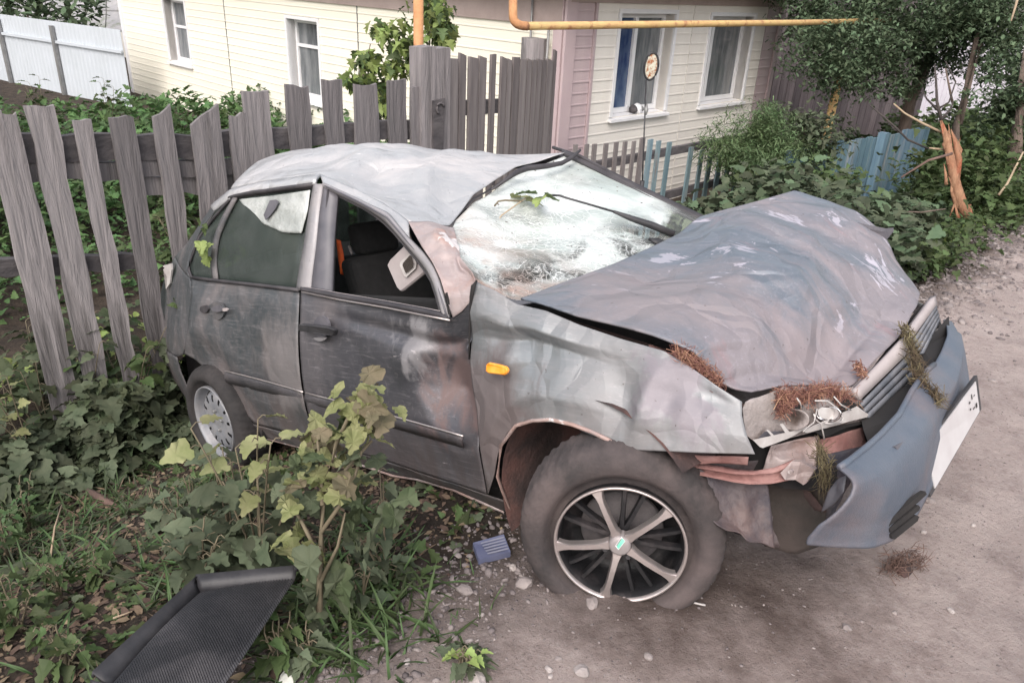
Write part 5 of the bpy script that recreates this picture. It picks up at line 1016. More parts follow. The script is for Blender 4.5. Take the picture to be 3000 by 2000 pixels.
# ================================================================== VEGETATION
# leaf outlines in the leaf's own plane (x across, y along), folded along the midrib
def leaf_tpl(outline, fold=.25, curl=.15, ruf=.035):
    """outline: right half from base to tip as (x, y); returns verts and faces (two halves, each fanned from the midrib)"""
    k = len(outline); ys_ = [y for x, y in outline]; V = []; mid = []
    for i, (x, y) in enumerate(outline): V.append((x, y, fold * x - curl * y * y + ruf * (1 if i % 2 else -1)))
    for i, (x, y) in enumerate(outline): V.append((-x * .92, y + .02, fold * x - curl * y * y + ruf * (-1 if i % 3 else 1)))
    n = len(V); my = [0, .5, 1.0]
    for y in my: V.append((0, y, -curl * y * y))
    m1 = n + 1; R_ = [n] + list(range(0, k)) + [n + 2]; L_ = [n] + list(range(k, 2 * k)) + [n + 2]
    F = [(m1, R_[i], R_[i + 1]) for i in range(len(R_) - 1)] + [(m1, L_[i + 1], L_[i]) for i in range(len(L_) - 1)]
    return np.array(V), F
T_BROAD = leaf_tpl([(.14, -.08), (.38, .0), (.46, .18), (.36, .30), (.43, .44), (.29, .56), (.30, .70), (.14, .78), (.10, .92)], .2, .3, .04)
T_GOOSE = leaf_tpl([(.10, .0), (.36, .08), (.26, .24), (.30, .38), (.16, .52), (.18, .66), (.06, .82)], .3, .3)
T_OVAL = leaf_tpl([(.10, .05), (.24, .25), (.25, .5), (.14, .8)], .2, .3)
T_MAPLE = leaf_tpl([(.12, .0), (.42, .10), (.22, .28), (.44, .52), (.20, .52), (.16, .74)], .2, .2)
T_BLADE = leaf_tpl([(.03, .0), (.035, .3), (.025, .7)], .2, .6)
T_NEEDLE = leaf_tpl([(.05, .1), (.05, .7)], .1, .3)
def rotz(a): c, s = np.cos(a), np.sin(a); return np.array([[c, -s, 0], [s, c, 0], [0, 0, 1.]])
def leaf_mats(n, tilt=(.2, 1.2), scale=(.8, 1.2), yaw=None):
    out = []
    for i in range(n):
        a = rng.uniform(0, 2 * math.pi) if yaw is None else yaw[i]; t = rng.uniform(*tilt); r = rng.normal(0, .35)
        ct, st = math.cos(t), math.sin(t); Rx = np.array([[1, 0, 0], [0, ct, -st], [0, st, ct]]); cr, sr = math.cos(r), math.sin(r); Ry = np.array([[cr, 0, sr], [0, 1, 0], [-sr, 0, cr]])
        out.append(rotz(a) @ Rx @ Ry * rng.uniform(*scale))
    return np.array(out)
def leafmass(name, P, mats, tpl, m, parent=None):
    V0, F0 = tpl; n = len(P); k = len(V0)
    V = (np.einsum('nij,kj->nki', mats, V0) + np.array(P)[:, None, :]).reshape(-1, 3)
    me = bpy.data.meshes.new(name); me.vertices.add(len(V)); me.vertices.foreach_set('co', V.ravel())
    fl = np.concatenate([np.array(f) for f in F0]); lens = np.array([len(f) for f in F0]); tot = len(fl)
    L_ = (fl[None, :] + (np.arange(n) * k)[:, None]).ravel(); me.loops.add(len(L_)); me.loops.foreach_set('vertex_index', L_.astype(np.int32))
    st = np.concatenate([[0], np.cumsum(lens)[:-1]]); S = (st[None, :] + (np.arange(n) * tot)[:, None]).ravel()
    me.polygons.add(len(S)); me.polygons.foreach_set('loop_start', S.astype(np.int32)); me.update(calc_edges=True); me.validate()
    return link(name, me, m, parent)
def gz(x, y): return height(x, y)

def weed(loc, h, nst, size, tpl, m, name, label, spread=.25, leaves=9, seed=0, top=None, lean=(0, 0), leafy=None, group=None, stemr=.0045):
    """upright weed: branching stems (one part) with leaves along them (one part)"""
    loc = np.array(loc); rt = empty(name, tuple(loc)); tag(rt, label, 'plant', group); st = MB(); P = []; A = []; TP = []; TA = []
    for s in range(nst):
        a = rng.uniform(0, 2 * math.pi); hh = h * rng.uniform(.65, 1.0) if s else h; sp = spread * rng.uniform(.3, 1) * (0.25 if s == 0 else 1)
        end = np.array([math.cos(a) * sp + lean[0] * hh, math.sin(a) * sp + lean[1] * hh, hh]); c1 = end * .5 + np.array([math.cos(a), math.sin(a), 0]) * .02 * rng.normal()
        path = [np.array([0, 0, -.03])] + bez(np.zeros(3), c1 * np.array([.6, .6, 1]), end, 7)[1:]
        st.tube(path, list(np.linspace(stemr, stemr * .45, len(path))), 5)
        for k in range(leaves):
            f = (k + 1) / leaves; q = f * (len(path) - 1); i0 = min(int(q), len(path) - 2); p = path[i0] + (path[i0 + 1] - path[i0]) * (q - i0)
            ang = k * 2.4 + rng.uniform(-.4, .4); ln = size * (1.05 - .45 * f) * .5; d = np.array([math.cos(ang), math.sin(ang), .35]); e_ = p + d * ln
            st.tube([p, p + d * ln * .5 + np.array([0, 0, .01]), e_], [stemr * .4] * 3, 4, False)
            (TP if top and f > .72 else P).append(e_); (TA if top and f > .72 else A).append((ang - math.pi / 2, f))
    st.build('stem', M['stem'], rt, True)
    def mk(PP, AA, mm, nm):
        if not PP: return
        mt = leaf_mats(len(PP), (-.55, .45), (.8, 1.2), [a for a, f in AA]); mt *= np.array([size * (1.1 - .5 * f) for a, f in AA])[:, None, None]; leafmass(nm, PP, mt, tpl, mm, rt)
    mk(P, A, m, 'foliage'); mk(TP, TA, top, 'top_foliage'); return rt
def copy_thing(o, loc, rz, sc_, label, group=None):
    c = o.copy(); COL.objects.link(c); c.location = tuple(loc); c.rotation_euler = (0, 0, rz); c.scale = (sc_,) * 3; c["label"] = label
    if group: c["group"] = group
    for ch in list(o.children):
        d = ch.copy(); COL.objects.link(d); d.parent = c
        for g in ch.children: k_ = g.copy(); COL.objects.link(k_); k_.parent = d
    return c
def bigleaf(parent, p, yaw, tilt, size, m, roll=0.):
    V0, F0 = T_BROAD; ct, s_ = math.cos(tilt), math.sin(tilt); Rx = np.array([[1, 0, 0], [0, ct, -s_], [0, s_, ct]]); cr, sr = math.cos(roll), math.sin(roll); Ry = np.array([[cr, 0, sr], [0, 1, 0], [-sr, 0, cr]])
    Q = (rotz(yaw) @ Rx @ Ry @ (V0 * size * np.array([rng.uniform(.9, 1.15), 1, 1])).T).T; o = mesh('leaf', Q, F0, m, parent); o.location = tuple(p); return o

# ---- the tall pale-topped weed in front of the car, its large leaves one by one
hb = ground_hit(935, 1800); hb = at_depth(935, 1770, 1.95); hb[2] = gz(hb[0], hb[1])
def on_hero(u, v, dz=0.): return at_depth(u, v, 1.93 + dz)
hero = empty('tall_weed', tuple(hb)); tag(hero, 'tall weed with broad green leaves and pale wilted tips standing against the car door', 'plant')
stt = MB()
for l in ([(935, 1790), (940, 1600), (945, 1480), (985, 1300), (1040, 1180), (1075, 1140)], [(945, 1480), (940, 1380), (930, 1290)], [(940, 1560), (1030, 1430), (1060, 1320)], [(940, 1640), (880, 1520), (860, 1490)], [(940, 1700), (990, 1600), (1010, 1500)], [(1040, 1180), (1015, 1165)], [(945, 1470), (1000, 1390), (1090, 1290)], [(938, 1600), (900, 1700)]):
    n_ = len(l); stt.tube([on_hero(u, v, rng.uniform(-.02, .02)) - hb for u, v in l], list(np.linspace(.009 if l[0][1] > 1700 else .006, .0035, n_)), 6)
hs_ = stt.build('stem', M['stem'], hero, True)
BL = [(1075, 1150, .12, 'leafpale'), (1110, 1185, .12, 'leafpale'), (1050, 1165, .12, 'leafpale'), (1125, 1205, .10, 'leafpale'), (1030, 1180, .10, 'leafpale'), (1085, 1150, .11, 'leafpale'), (1060, 1195, .12, 'leafpale'),
      (925, 1265, .11, 'leafpale'), (960, 1280, .12, 'leafpale'), (1040, 1260, .10, 'leafpale'), (1080, 1240, .08, 'leafpale'), (985, 1260, .12, 'leafh'), (1110, 1290, .07, 'leafpale'), (1050, 1340, .10, 'leafgrey'),
      (890, 1345, .10, 'leafh'), (970, 1330, .09, 'leafpale'), (1090, 1390, .12, 'leafgrey'), (1010, 1400, .11, 'leafpale'), (920, 1400, .11, 'leafpale'), (960, 1440, .10, 'leafpale'), (880, 1430, .11, 'leafpale'),
      (1060, 1480, .18, 'leafh'), (1120, 1520, .17, 'leafh'), (990, 1480, .12, 'leafh'), (900, 1500, .12, 'leafgrey'), (850, 1400, .10, 'leafgrey'), (1020, 1560, .14, 'leafgrey'), (960, 1680, .17, 'leafh'), (1000, 1650, .15, 'leafh'),
      (900, 1600, .14, 'leafgrey'), (860, 1560, .12, 'leafpale'), (920, 1760, .15, 'leafgrey'), (850, 1630, .12, 'leafpale'), (980, 1740, .14, 'leafgrey'), (900, 1320, .08, 'leafpale'), (1140, 1470, .12, 'leafh')]
for i, (u, v, s_, k) in enumerate(BL):
    for q in range(4 if s_ < .13 else 2):
        p = on_hero(u + rng.normal(0, 24) * (q > 0), v + rng.normal(0, 20) * (q > 0), rng.uniform(-.06, .08)) - hb
        kk_ = k if rng.random() < .75 else ('leafgrey' if k != 'leafpale' else 'leafwilt')
        bigleaf(hero, p, rng.uniform(0, 6.28), rng.uniform(-1.0, .7) if s_ < .13 else rng.uniform(-1.2, -.4), s_ * rng.uniform(.55, .85) * (1 - .12 * q), M[kk_], rng.normal(0, .6))
# ---- other weeds beside it: (u, v of the foot, height, stems, leaf size, kind, label)
def foot(u, v): return ground_hit(u, v)
WD = [
 ((770, 1700), .56, 6, .105, 'leafgrey', 'leafpale', 'bushy grey green weed left of the tall pale weed, over the tray top edge', 9),
 ((690, 1640), .38, 5, .10, 'leafgrey', None, 'low broad-leaved weed behind the far edge of the black tray', 8),
 ((540, 1610), .26, 5, .085, 'leafgrey', None, 'grey green weed clump with curled leaves between rear wheel and black tray', 8),
 ((470, 1560), .18, 4, .07, 'leafgrey', None, 'small dark weed left of the curled-leaf clump', 7),
 ((610, 1720), .26, 6, .11, 'leafgrey', None, 'flat wilted weed pressed against the upper left edge of the black tray', 6),
 ((1130, 1700), .34, 4, .08, 'leafgrey', None, 'thin weed in the shadow under the car sill, right of the tall weed', 6),
 ((1060, 1790), .16, 4, .07, 'leafgrey', None, 'small weed at the edge of the gravel below the tall weed', 6),
 ((120, 1400), .62, 4, .10, 'leafgrey', 'leafpale', 'leaning weed with pale tip leaves near the left edge of the picture', 8),
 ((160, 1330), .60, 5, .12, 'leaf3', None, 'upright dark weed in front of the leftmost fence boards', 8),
 ((280, 1290), .66, 6, .12, 'leafgrey', None, 'weed with rounded pale heads in front of the fence, second clump from the left', 9),
 ((400, 1270), .68, 7, .13, 'leaf', None, 'broad-leaved weed reaching up against the fence left of the car tail', 9),
 ((40, 1300), .50, 3, .17, 'leaf', None, 'burdock with one very large leaf at the far left edge', 6),
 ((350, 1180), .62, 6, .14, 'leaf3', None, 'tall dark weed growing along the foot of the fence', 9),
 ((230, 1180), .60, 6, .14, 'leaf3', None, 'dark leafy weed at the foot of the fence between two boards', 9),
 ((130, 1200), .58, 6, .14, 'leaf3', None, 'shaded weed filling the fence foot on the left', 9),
 ((470, 1240), .50, 3, .10, 'leaf', None, 'weed touching the rear corner of the car', 8),
 ((30, 1650), .35, 4, .07, 'grass', None, 'bright green feathery herb at the left edge', 12),
 ((90, 1560), .28, 4, .06, 'grass', None, 'bright green herb with pale tips left of the brown stick', 12),
 ((60, 1850), .22, 4, .07, 'leaf', None, 'low green weed in the lower left corner', 10),
 ((180, 1760), .14, 4, .06, 'leaf', None, 'small green weed among the litter left of the black tray', 8),
 ((300, 1700), .12, 4, .06, 'leaf', None, 'tiny bright weed above the left edge of the black tray', 8),
 ((820, 1950), .13, 4, .07, 'leaf', None, 'low weed by the pink plastic piece at the bottom edge', 7),
 ((900, 1930), .10, 4, .07, 'leafgrey', None, 'flat weed next to the white paper scrap', 7),
 ((1355, 1960), .08, 5, .055, 'leafgrey', 'leaflime', 'small trodden weed growing in the gravel at the bottom of the picture', 6),
 ((200, 1960), .15, 4, .07, 'leaf', None, 'weed at the bottom edge left of the black tray', 8),
 ((560, 1480), .14, 3, .06, 'leafgrey', None, 'little weed in the bare soil below the rear wheel', 6),
]
for (uv, h, ns_, sz, k, tk, lab, lv) in WD:
    weed(foot(*uv), h, ns_, sz, T_BROAD if sz >= .1 else T_GOOSE, M[k], 'weed', lab, spread=h * .45, leaves=lv, top=M[tk] if tk else None)
# ---- litter, dry leaves, soil clods, ground cover on the verge
def scatter_st(n, s0, s1, t0, t1, dens=None):
    out = []
    while len(out) < n:
        s, t = rng.uniform(s0, s1), rng.uniform(t0, t1)
        if dens is None or rng.random() < dens(s, t):
            x, y = from_st(s, t); out.append((x, y, gz(x, y)))
    return np.array(out)
P = scatter_st(15000, -2.9, .02, -1.6, 1.8, lambda s, t: .9 if s < -.15 else .3); P[:, 2] += .004
mt = leaf_mats(len(P), (-.5, .5), (.010, .042)); tag(leafmass('leaf_litter', P, mt, T_OVAL, M['dry']), kind='stuff')
P = scatter_st(1500, -2.6, .0, -1.6, 1.6, lambda s, t: .12 + .88 * (mnoise.noise(Vector((s * 1.7, t * 1.7, 1))) > .05)); P[:, 2] += .004
mt = leaf_mats(len(P), (-.2, .9), (.03, .075)); tag(leafmass('ground_cover', P, mt, T_GOOSE, M['leaf']), kind='stuff')
P = scatter_st(700, -2.6, -.0, -1.6, 1.6, lambda s, t: .1 + .9 * (mnoise.noise(Vector((s * 2.2, t * 2.2, 8))) > .1)); P[:, 2] += .004
mt = leaf_mats(len(P), (-.3, .7), (.03, .08)); tag(leafmass('ground_cover', P, mt, T_BROAD, M['leafgrey']), kind='stuff')
# grass by the tall weed and along the verge
def grass(n, c, r, h, m, name='grass'):
    P = []; 
    for i in range(n):
        a, q = rng.uniform(0, 6.28), r * math.sqrt(rng.random()); x, y = c[0] + q * math.cos(a), c[1] + q * math.sin(a); P.append((x, y, gz(x, y) - .005))
    mt = leaf_mats(n, (.3, 1.35), (h * .5, h)); return tag(leafmass(name, P, mt, T_BLADE, m), kind='stuff')
gmb = [(1100, 1830, .22, .16, 130), (1010, 1800, .18, .15, 90), (980, 1900, .2, .12, 70), (1240, 1760, .2, .08, 50)]
P = []; MT = []
for (u, v, r, h, n) in gmb:
    c = foot(u, v)
    for i in range(n):
        a, q = rng.uniform(0, 6.28), r * math.sqrt(rng.random()); x, y = c[0] + q * math.cos(a), c[1] + q * math.sin(a); P.append((x, y, gz(x, y) - .005))
    MT.append(leaf_mats(n, (.3, 1.35), (h * .5, h)))
tag(leafmass('grass', P, np.concatenate(MT), T_BLADE, M['grass']), kind='stuff')
for (n_, m_, k_) in ((2600, 'grass', .15), (1500, 'leafgrey', .12), (1500, 'dry', .10)):
    P = scatter_st(n_, -2.7, -.15, -1.7, .35, lambda s, t: .08 + .92 * (mnoise.noise(Vector((s * 2.6, t * 2.6, 12))) > .02)); tag(leafmass('grass', P, leaf_mats(len(P), (.1, 1.3), (k_ * .4, k_)), T_BLADE, M[m_]), kind='stuff')
# ---- strip behind the plank fence: green weeds up to the house and the metal fence
def band(n, s0, s1, t0, t1, hmax, tpl, sz, m, name='undergrowth', dens=None, clump=1.6):
    P = []
    for (x, y, z) in scatter_st(n, s0, s1, t0, t1, dens):
        hh = hmax * (.35 + .65 * max(0, .5 + mnoise.noise(Vector((x * clump, y * clump, 2))))); P.append((x, y, z + rng.random() ** .8 * hh))
    return tag(leafmass(name, P, leaf_mats(len(P), (-.4, 1.0), sz), tpl, m), kind='stuff')
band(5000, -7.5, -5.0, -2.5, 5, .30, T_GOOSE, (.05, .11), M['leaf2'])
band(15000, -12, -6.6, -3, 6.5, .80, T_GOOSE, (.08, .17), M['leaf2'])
for k_ in range(1):
    P = []
    for i in range(3400):
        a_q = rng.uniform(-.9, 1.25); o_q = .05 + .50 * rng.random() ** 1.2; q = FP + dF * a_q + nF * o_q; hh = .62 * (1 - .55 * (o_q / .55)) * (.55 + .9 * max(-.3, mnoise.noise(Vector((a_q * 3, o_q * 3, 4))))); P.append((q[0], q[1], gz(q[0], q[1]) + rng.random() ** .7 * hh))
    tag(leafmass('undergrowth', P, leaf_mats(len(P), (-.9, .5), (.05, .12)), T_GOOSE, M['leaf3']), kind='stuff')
    P2 = [p for p in P if rng.random() < .30]; tag(leafmass('undergrowth', np.array(P2) + [.02, -.03, .02], leaf_mats(len(P2), (-.9, .5), (.08, .15)), T_BROAD, M['leafgrey']), kind='stuff')
band(700, -4.3, -3.25, -1.5, 4, .25, T_BROAD, (.05, .10), M['leaflime'], dens=lambda s, t: .25 + .75 * (mnoise.noise(Vector((s * 2, t * 2, 5))) > .12))
for (u, v, Z, h, lab) in ((320, 300, 11.0, .95, 'tall pointed nettle in front of the white metal fence by the house'), (115, 285, 11.5, .85, 'smaller pointed nettle in front of the metal fence post'), (460, 330, 7.0, .75, 'nettle top standing before the cream wall left of the slanted board'),
                        (600, 330, 6.6, .8, 'nettle top behind the slanted fence board'), (500, 400, 6.2, .6, 'broad dark weed behind the fence between two boards')):
    p = at_depth(u, v, Z); weed((p[0], p[1], gz(p[0], p[1])), h, 5, .16, T_GOOSE, M['leaf'], 'nettle', lab, spread=.22, leaves=13)
# far left bush over the metal fence
def crown(name, centers, n, tpl, sz, m, parent):
    P = []
    w_ = np.array([r ** 2 for *_, r in centers]); w_ = w_ / w_.sum(); idx = rng.choice(len(centers), n, p=w_)
    for i in idx:
        cx, cy, cz, r = centers[i]; d = rng.normal(size=3); d /= np.linalg.norm(d); q = np.array([cx, cy, cz]) + d * r * rng.uniform(.35, 1.25) * np.array([1, 1, .8])
        if mnoise.noise(Vector((q + np.array([cx, cy, 0]) * .1) * 2.6)) > .04 or rng.random() < .12: P.append(q)
    return leafmass(name, P, leaf_mats(len(P), (-.8, 1.0), sz), tpl, m, parent)
def tree(name, label, base, limbs, centers, n, tpl, sz, m, mb='bark', cat='tree', r0=.05):
    rt = empty(name, tuple(base)); tag(rt, label, cat); b = MB(); base = np.array(base)
    for (pl_, ra, rb) in limbs: b.tube([np.array(p) - base for p in pl_], list(np.linspace(ra, rb, len(pl_))), 8)
    b.build('trunk', M[mb], rt, True); 
    if centers: crown('crown', [(*(np.array(c[:3]) - base), c[3]) for c in centers], n, tpl, sz, m, rt)
    return rt
def D(u, v, Z, r): p = at_depth(u, v, Z); return (p[0], p[1], p[2], r)
def gp_(u, v, Z): p = at_depth(u, v, Z); return np.array([p[0], p[1], gz(p[0], p[1]) - .05])
p0 = gp_(80, 60, 19); tree('bush', 'dark green bush showing above the white metal fence in the top left corner', p0, [([p0, at_depth(80, 40, 19)], .06, .02)], [D(60, 20, 19, 1.0), D(190, -10, 19, 1.1), D(230, 60, 19, .5), D(-40, 0, 19, 1.2)], 2600, T_OVAL, (.16, .28), M['leafdark'], cat='bush')
# young maple between the fence boards and the house
Zm = 5.75; p0 = gp_(1110, 420, Zm)
lm_ = [([p0, at_depth(1090, 330, Zm), at_depth(1060, 240, Zm), at_depth(1085, 130, Zm)], .012, .004), ([p0, at_depth(1250, 200, Zm), at_depth(1265, 60, Zm), at_depth(1240, -60, Zm)], .012, .004), ([at_depth(1090, 330, Zm), at_depth(1020, 220, Zm)], .006, .003), ([at_depth(1090, 330, Zm), at_depth(1160, 170, Zm)], .006, .003)]
mp_ = tree('young_maple', 'young maple with bright green lobed leaves between the fence boards and the cream wall', p0, lm_, None, 0, T_MAPLE, None, M['leaflime'])
LP = []
for (u, v, su, sv_, n) in ((1120, 90, 34, 28, 60), (1190, 130, 45, 35, 90), (1080, 170, 45, 30, 60), (1160, 190, 50, 30, 60), (1040, 235, 40, 22, 60), (1110, 250, 40, 30, 45), (1120, 300, 30, 30, 40), (1270, 40, 45, 45, 120), (1300, 90, 38, 30, 70), (1250, -30, 50, 40, 60), (1180, 60, 20, 15, 10), (1100, 330, 30, 12, 16), (1210, 200, 20, 25, 20)):
    for i in range(n): p = at_depth(u + rng.normal(0, su * .5), v + rng.normal(0, sv_ * .5), Zm + rng.normal(0, .12)); LP.append(p - p0)
LP = np.array(LP); half = rng.random(len(LP)) < .55
leafmass('foliage', LP[half], leaf_mats(half.sum(), (-1.3, -.2), (.06, .12)), T_MAPLE, M['leaflime'], mp_); leafmass('foliage', LP[~half], leaf_mats((~half).sum(), (-1.3, -.2), (.06, .11)), T_MAPLE, M['leaf'], mp_)
# feathery bush by the blue pickets
p0 = gp_(2210, 520, 8.3)
tree('asparagus_bush', 'feathery light green bush growing behind the blue picket fence below the house corner', p0, [([p0, at_depth(2200, 400, 8.3)], .02, .006)], [D(2210, 420, 8.3, .46), D(2150, 440, 8.2, .36), D(2280, 430, 8.4, .38), D(2200, 365, 8.3, .30), D(2330, 470, 8.2, .34), D(2240, 500, 8.2, .4)], 26000, T_NEEDLE, (.04, .10), M['fern'], cat='bush', mb='stem')
p0 = gp_(2350, 480, 8.2); tree('bush', 'grey green bush with seed heads behind the feathery bush, before the dark shed', p0, [([p0, at_depth(2360, 370, 8.2)], .02, .006)], [D(2360, 385, 8.4, .30), D(2430, 370, 8.6, .28), D(2290, 370, 8.6, .25), D(2400, 420, 8.2, .3)], 1700, T_GOOSE, (.05, .10), M['leafgrey'], cat='bush', mb='stem')
# ---- hedge-like weeds behind the bonnet and along the roadside
HM = []
def hedge(l, n, tpl, sz, m, name='undergrowth'):
    P = []
    for (u, v, Z, su, sv_, dz, f) in l:
        for i in range(int(n * f)):
            p = at_depth(u + rng.normal(0, su), v + rng.normal(0, sv_), Z + rng.normal(0, dz)); g = gz(p[0], p[1])
            if p[2] > g: P.append(p)
    return tag(leafmass(name, P, leaf_mats(len(P), (-.7, .8), sz), tpl, m), kind='stuff')
hl_ = [(2075, 650, 6.0, 50, 26, .25, .12), (2190, 625, 5.8, 55, 32, .3, .16), (2300, 575, 5.8, 55, 35, .3, .14), (2420, 620, 5.6, 50, 36, .3, .14), (2520, 680, 5.4, 50, 40, .3, .13), (2620, 730, 5.0, 40, 40, .3, .12), (2600, 640, 6.0, 50, 32, .2, .08), (2690, 690, 5.9, 40, 40, .2, .08)]
hedge(hl_, 3600, T_BROAD, (.05, .12), M['leafgrey']); hedge(hl_, 2600, T_BROAD, (.05, .11), M['leafdark'])
hedge([(2330, 520, 6.4, 80, 22, .3, .5), (2430, 540, 6.4, 60, 20, .3, .5)], 700, T_GOOSE, (.05, .10), M['leaf'])
hedge([(2760, 560, 7.8, 60, 60, .4, .4), (2910, 560, 7.6, 70, 80, .5, .5), (2960, 640, 6.8, 45, 45, .3, .3)], 3600, T_GOOSE, (.06, .13), M['leaf'])
hedge([(2700, 760, 5.1, 50, 30, .2, .4), (2790, 720, 5.6, 60, 35, .3, .3), (2900, 690, 6.2, 60, 30, .3, .3)], 1500, T_GOOSE, (.04, .08), M['leaf'])
band(3600, -.85, -.30, 4.3, 8.5, .10, T_BLADE, (.06, .14), M['grass'], 'grass'); band(1500, -.5, -.22, 4.0, 8, .05, T_OVAL, (.02, .05), M['leaflime'], 'ground_cover')
band(7000, -3.5, -.6, 10.5, 17, 1.0, T_BROAD, (.07, .15), M['leaf']); band(5000, -2.3, -.6, 4.2, 10, .22, T_GOOSE, (.05, .10), M['leafdark'])
# ---- trees on the right
p0 = gp_(2650, 420, 10.5)
tree('dense_tree', 'dense dark green tree hanging over the gas pipe and the wooden shed', p0, [([p0, at_depth(2665, 300, 10.5), at_depth(2720, 180, 10.3), at_depth(2740, 60, 10.2)], .10, .05), ([at_depth(2700, 220, 10.4), at_depth(2680, 120, 10.3)], .06, .03), ([at_depth(2665, 300, 10.5), at_depth(2610, 150, 10.6)], .05, .03)],
     [D(2400, 60, 9.6, .55), D(2480, 130, 9.6, .6), D(2560, 60, 9.8, .75), D(2660, 130, 10, .7), D(2760, 60, 10, .75), D(2420, 200, 9.8, .35), D(2540, 220, 10, .42), D(2640, 220, 10.2, .38), D(2480, -40, 9.8, .7), D(2640, -60, 10, .8), D(2370, -10, 9.6, .42), D(2450, 240, 9.2, .30), D(2760, 170, 10, .3), D(2400, 150, 9.0, .45), D(2540, 170, 9.0, .5), D(2600, 250, 9.6, .3)], 48000, T_OVAL, (.035, .075), M['leafdark'])
p0 = gp_(2850, 420, 9.0)
tree('thin_tree', 'slender dark tree with two leaning trunks in front of the pale wall', p0, [([p0, at_depth(2800, 370, 9), at_depth(2840, 220, 9), at_depth(2865, 90, 9)], .045, .03), ([at_depth(2812, 365, 9), at_depth(2835, 270, 8.9), at_depth(2875, 130, 8.9)], .03, .02), ([at_depth(2790, 300, 9), at_depth(2770, 200, 9)], .015, .008)],
     [D(2830, 40, 9, .6), D(2920, 60, 9, .7), D(2990, 120, 9, .6), D(2960, 200, 9, .42), D(2860, -40, 9, .7), D(3020, 10, 9, .8), D(2780, 90, 9.2, .28), D(2830, 265, 8.8, .10)], 26000, T_OVAL, (.035, .075), M['leafdark'])
p0 = gp_(2985, 520, 7.5)
tree('roadside_tree', 'dark trunked tree at the right edge of the picture with foliage down to the weeds', p0, [([p0, at_depth(2975, 410, 7.5), at_depth(3000, 250, 7.5), at_depth(3030, 60, 7.5)], .07, .05)],
     [D(2960, 280, 7.6, .30), D(3010, 330, 7.6, .3), D(2950, 370, 7.8, .22), D(3020, 210, 7.6, .4), D(2900, 400, 7.8, .2)], 7000, T_OVAL, (.035, .075), M['leafdark'])
# ---- snapped tree with splintered trunk
q0 = gp_(2830, 690, 6.45); Zs = 6.45; rt = empty('snapped_tree', tuple(q0)); tag(rt, 'snapped young tree with bright orange splintered trunk beside the road', 'tree')
def sh_(l, r, nm, m, seg=7): return tube(nm, [at_depth(u, v, Zs + (w_ if len(t) > 2 else 0)) - q0 for t in l for (u, v, w_) in [(t + (0,))[:3]]], r, M[m], rt, seg)
o = sh_([(2838, 655, 0), (2818, 600, 0), (2800, 540, 0), (2788, 480, 0), (2778, 430, 0), (2768, 385, 0), (2758, 352, 0)], [.028, .044, .040, .036, .030, .018, .005], 'trunk', 'split', 9)
for l, r in (([(2800, 540), (2808, 470), (2800, 420), (2786, 378)], [.03, .03, .02, .003]), ([(2826, 655), (2808, 640), (2795, 600), (2780, 640)], [.02, .02, .02, .004]), ([(2838, 600), (2848, 640), (2842, 655)], [.02, .014, .004]), ([(2790, 470), (2776, 420), (2764, 378)], [.02, .018, .003]), ([(2806, 480), (2815, 440), (2796, 395)], [.018, .015, .002])): sh_(l, r, 'splinter', 'split', 5)
for i in range(16):
    u0 = 2795 + rng.normal(0, 12); v0 = rng.uniform(430, 640); L_ = rng.uniform(40, 110); sh_([(u0 + (v0 - 520) * .12, v0), (u0 + (v0 - 520) * .12 - 5 + rng.normal(0, 6), v0 - L_ * .5), (u0 + (v0 - 520) * .12 - 9 + rng.normal(0, 10), v0 - L_)], [.020, .014, .002], 'splinter', 'split', 4)
sh_([(2758, 352), (2745, 300), (2742, 235), (2738, 190)], [.016, .012, .009, .006], 'branch', 'twig'); sh_([(2758, 350), (2785, 320), (2792, 300)], [.012, .008, .006], 'branch', 'twig'); sh_([(2750, 325), (2715, 290), (2706, 270)], [.010, .007, .005], 'branch', 'twig')
sh_([(2755, 315), (2780, 300), (2800, 240), (2770, 180)], [.009, .007, .006, .005], 'branch', 'twig')
for l, lab in (([(2618, 304), (2650, 332), (2700, 360), (2766, 392)], 'pale split stick pointing left from the snapped tree'), ([(2722, 434), (2750, 437), (2776, 440)], 'short pale stick level beside the snapped trunk'), ([(2998, 445), (2975, 490), (2950, 540), (2925, 572)], 'pale broken branch leaning at the right edge above the road'), ([(2962, 62), (2975, 20), (2985, -20)], 'pale broken branch end in the top right corner')):
    tag(tube('broken_branch', [at_depth(u, v, 6.5) for u, v in l], list(np.linspace(.007, .012, len(l))), M['pale'], None, 6), lab, 'branch')
tag(tube('bare_branch', [at_depth(u, v, 6.6) for u, v in ((2550, 310), (2620, 370), (2660, 410), (2720, 436))], [.006, .009, .010, .008], M['twig'], None, 6), 'thin dark bare branch crossing in front of the blue board fence', 'branch')
tag(tube('dead_branch', [at_depth(u, v, 5.6) for u, v in ((2640, 520), (2720, 470), (2790, 450))], [.006, .009, .010], M['brownwood'], None, 6), 'brown dead branch leaning on the snapped trunk from the left', 'branch')
tag(tube('dead_branch', [at_depth(u, v, 5.3) for u, v in ((2650, 620), (2700, 622), (2770, 612))], [.004, .006, .004], M['bark'], None, 6), 'thin grey dead branch lying level in the weeds behind the bonnet', 'branch')

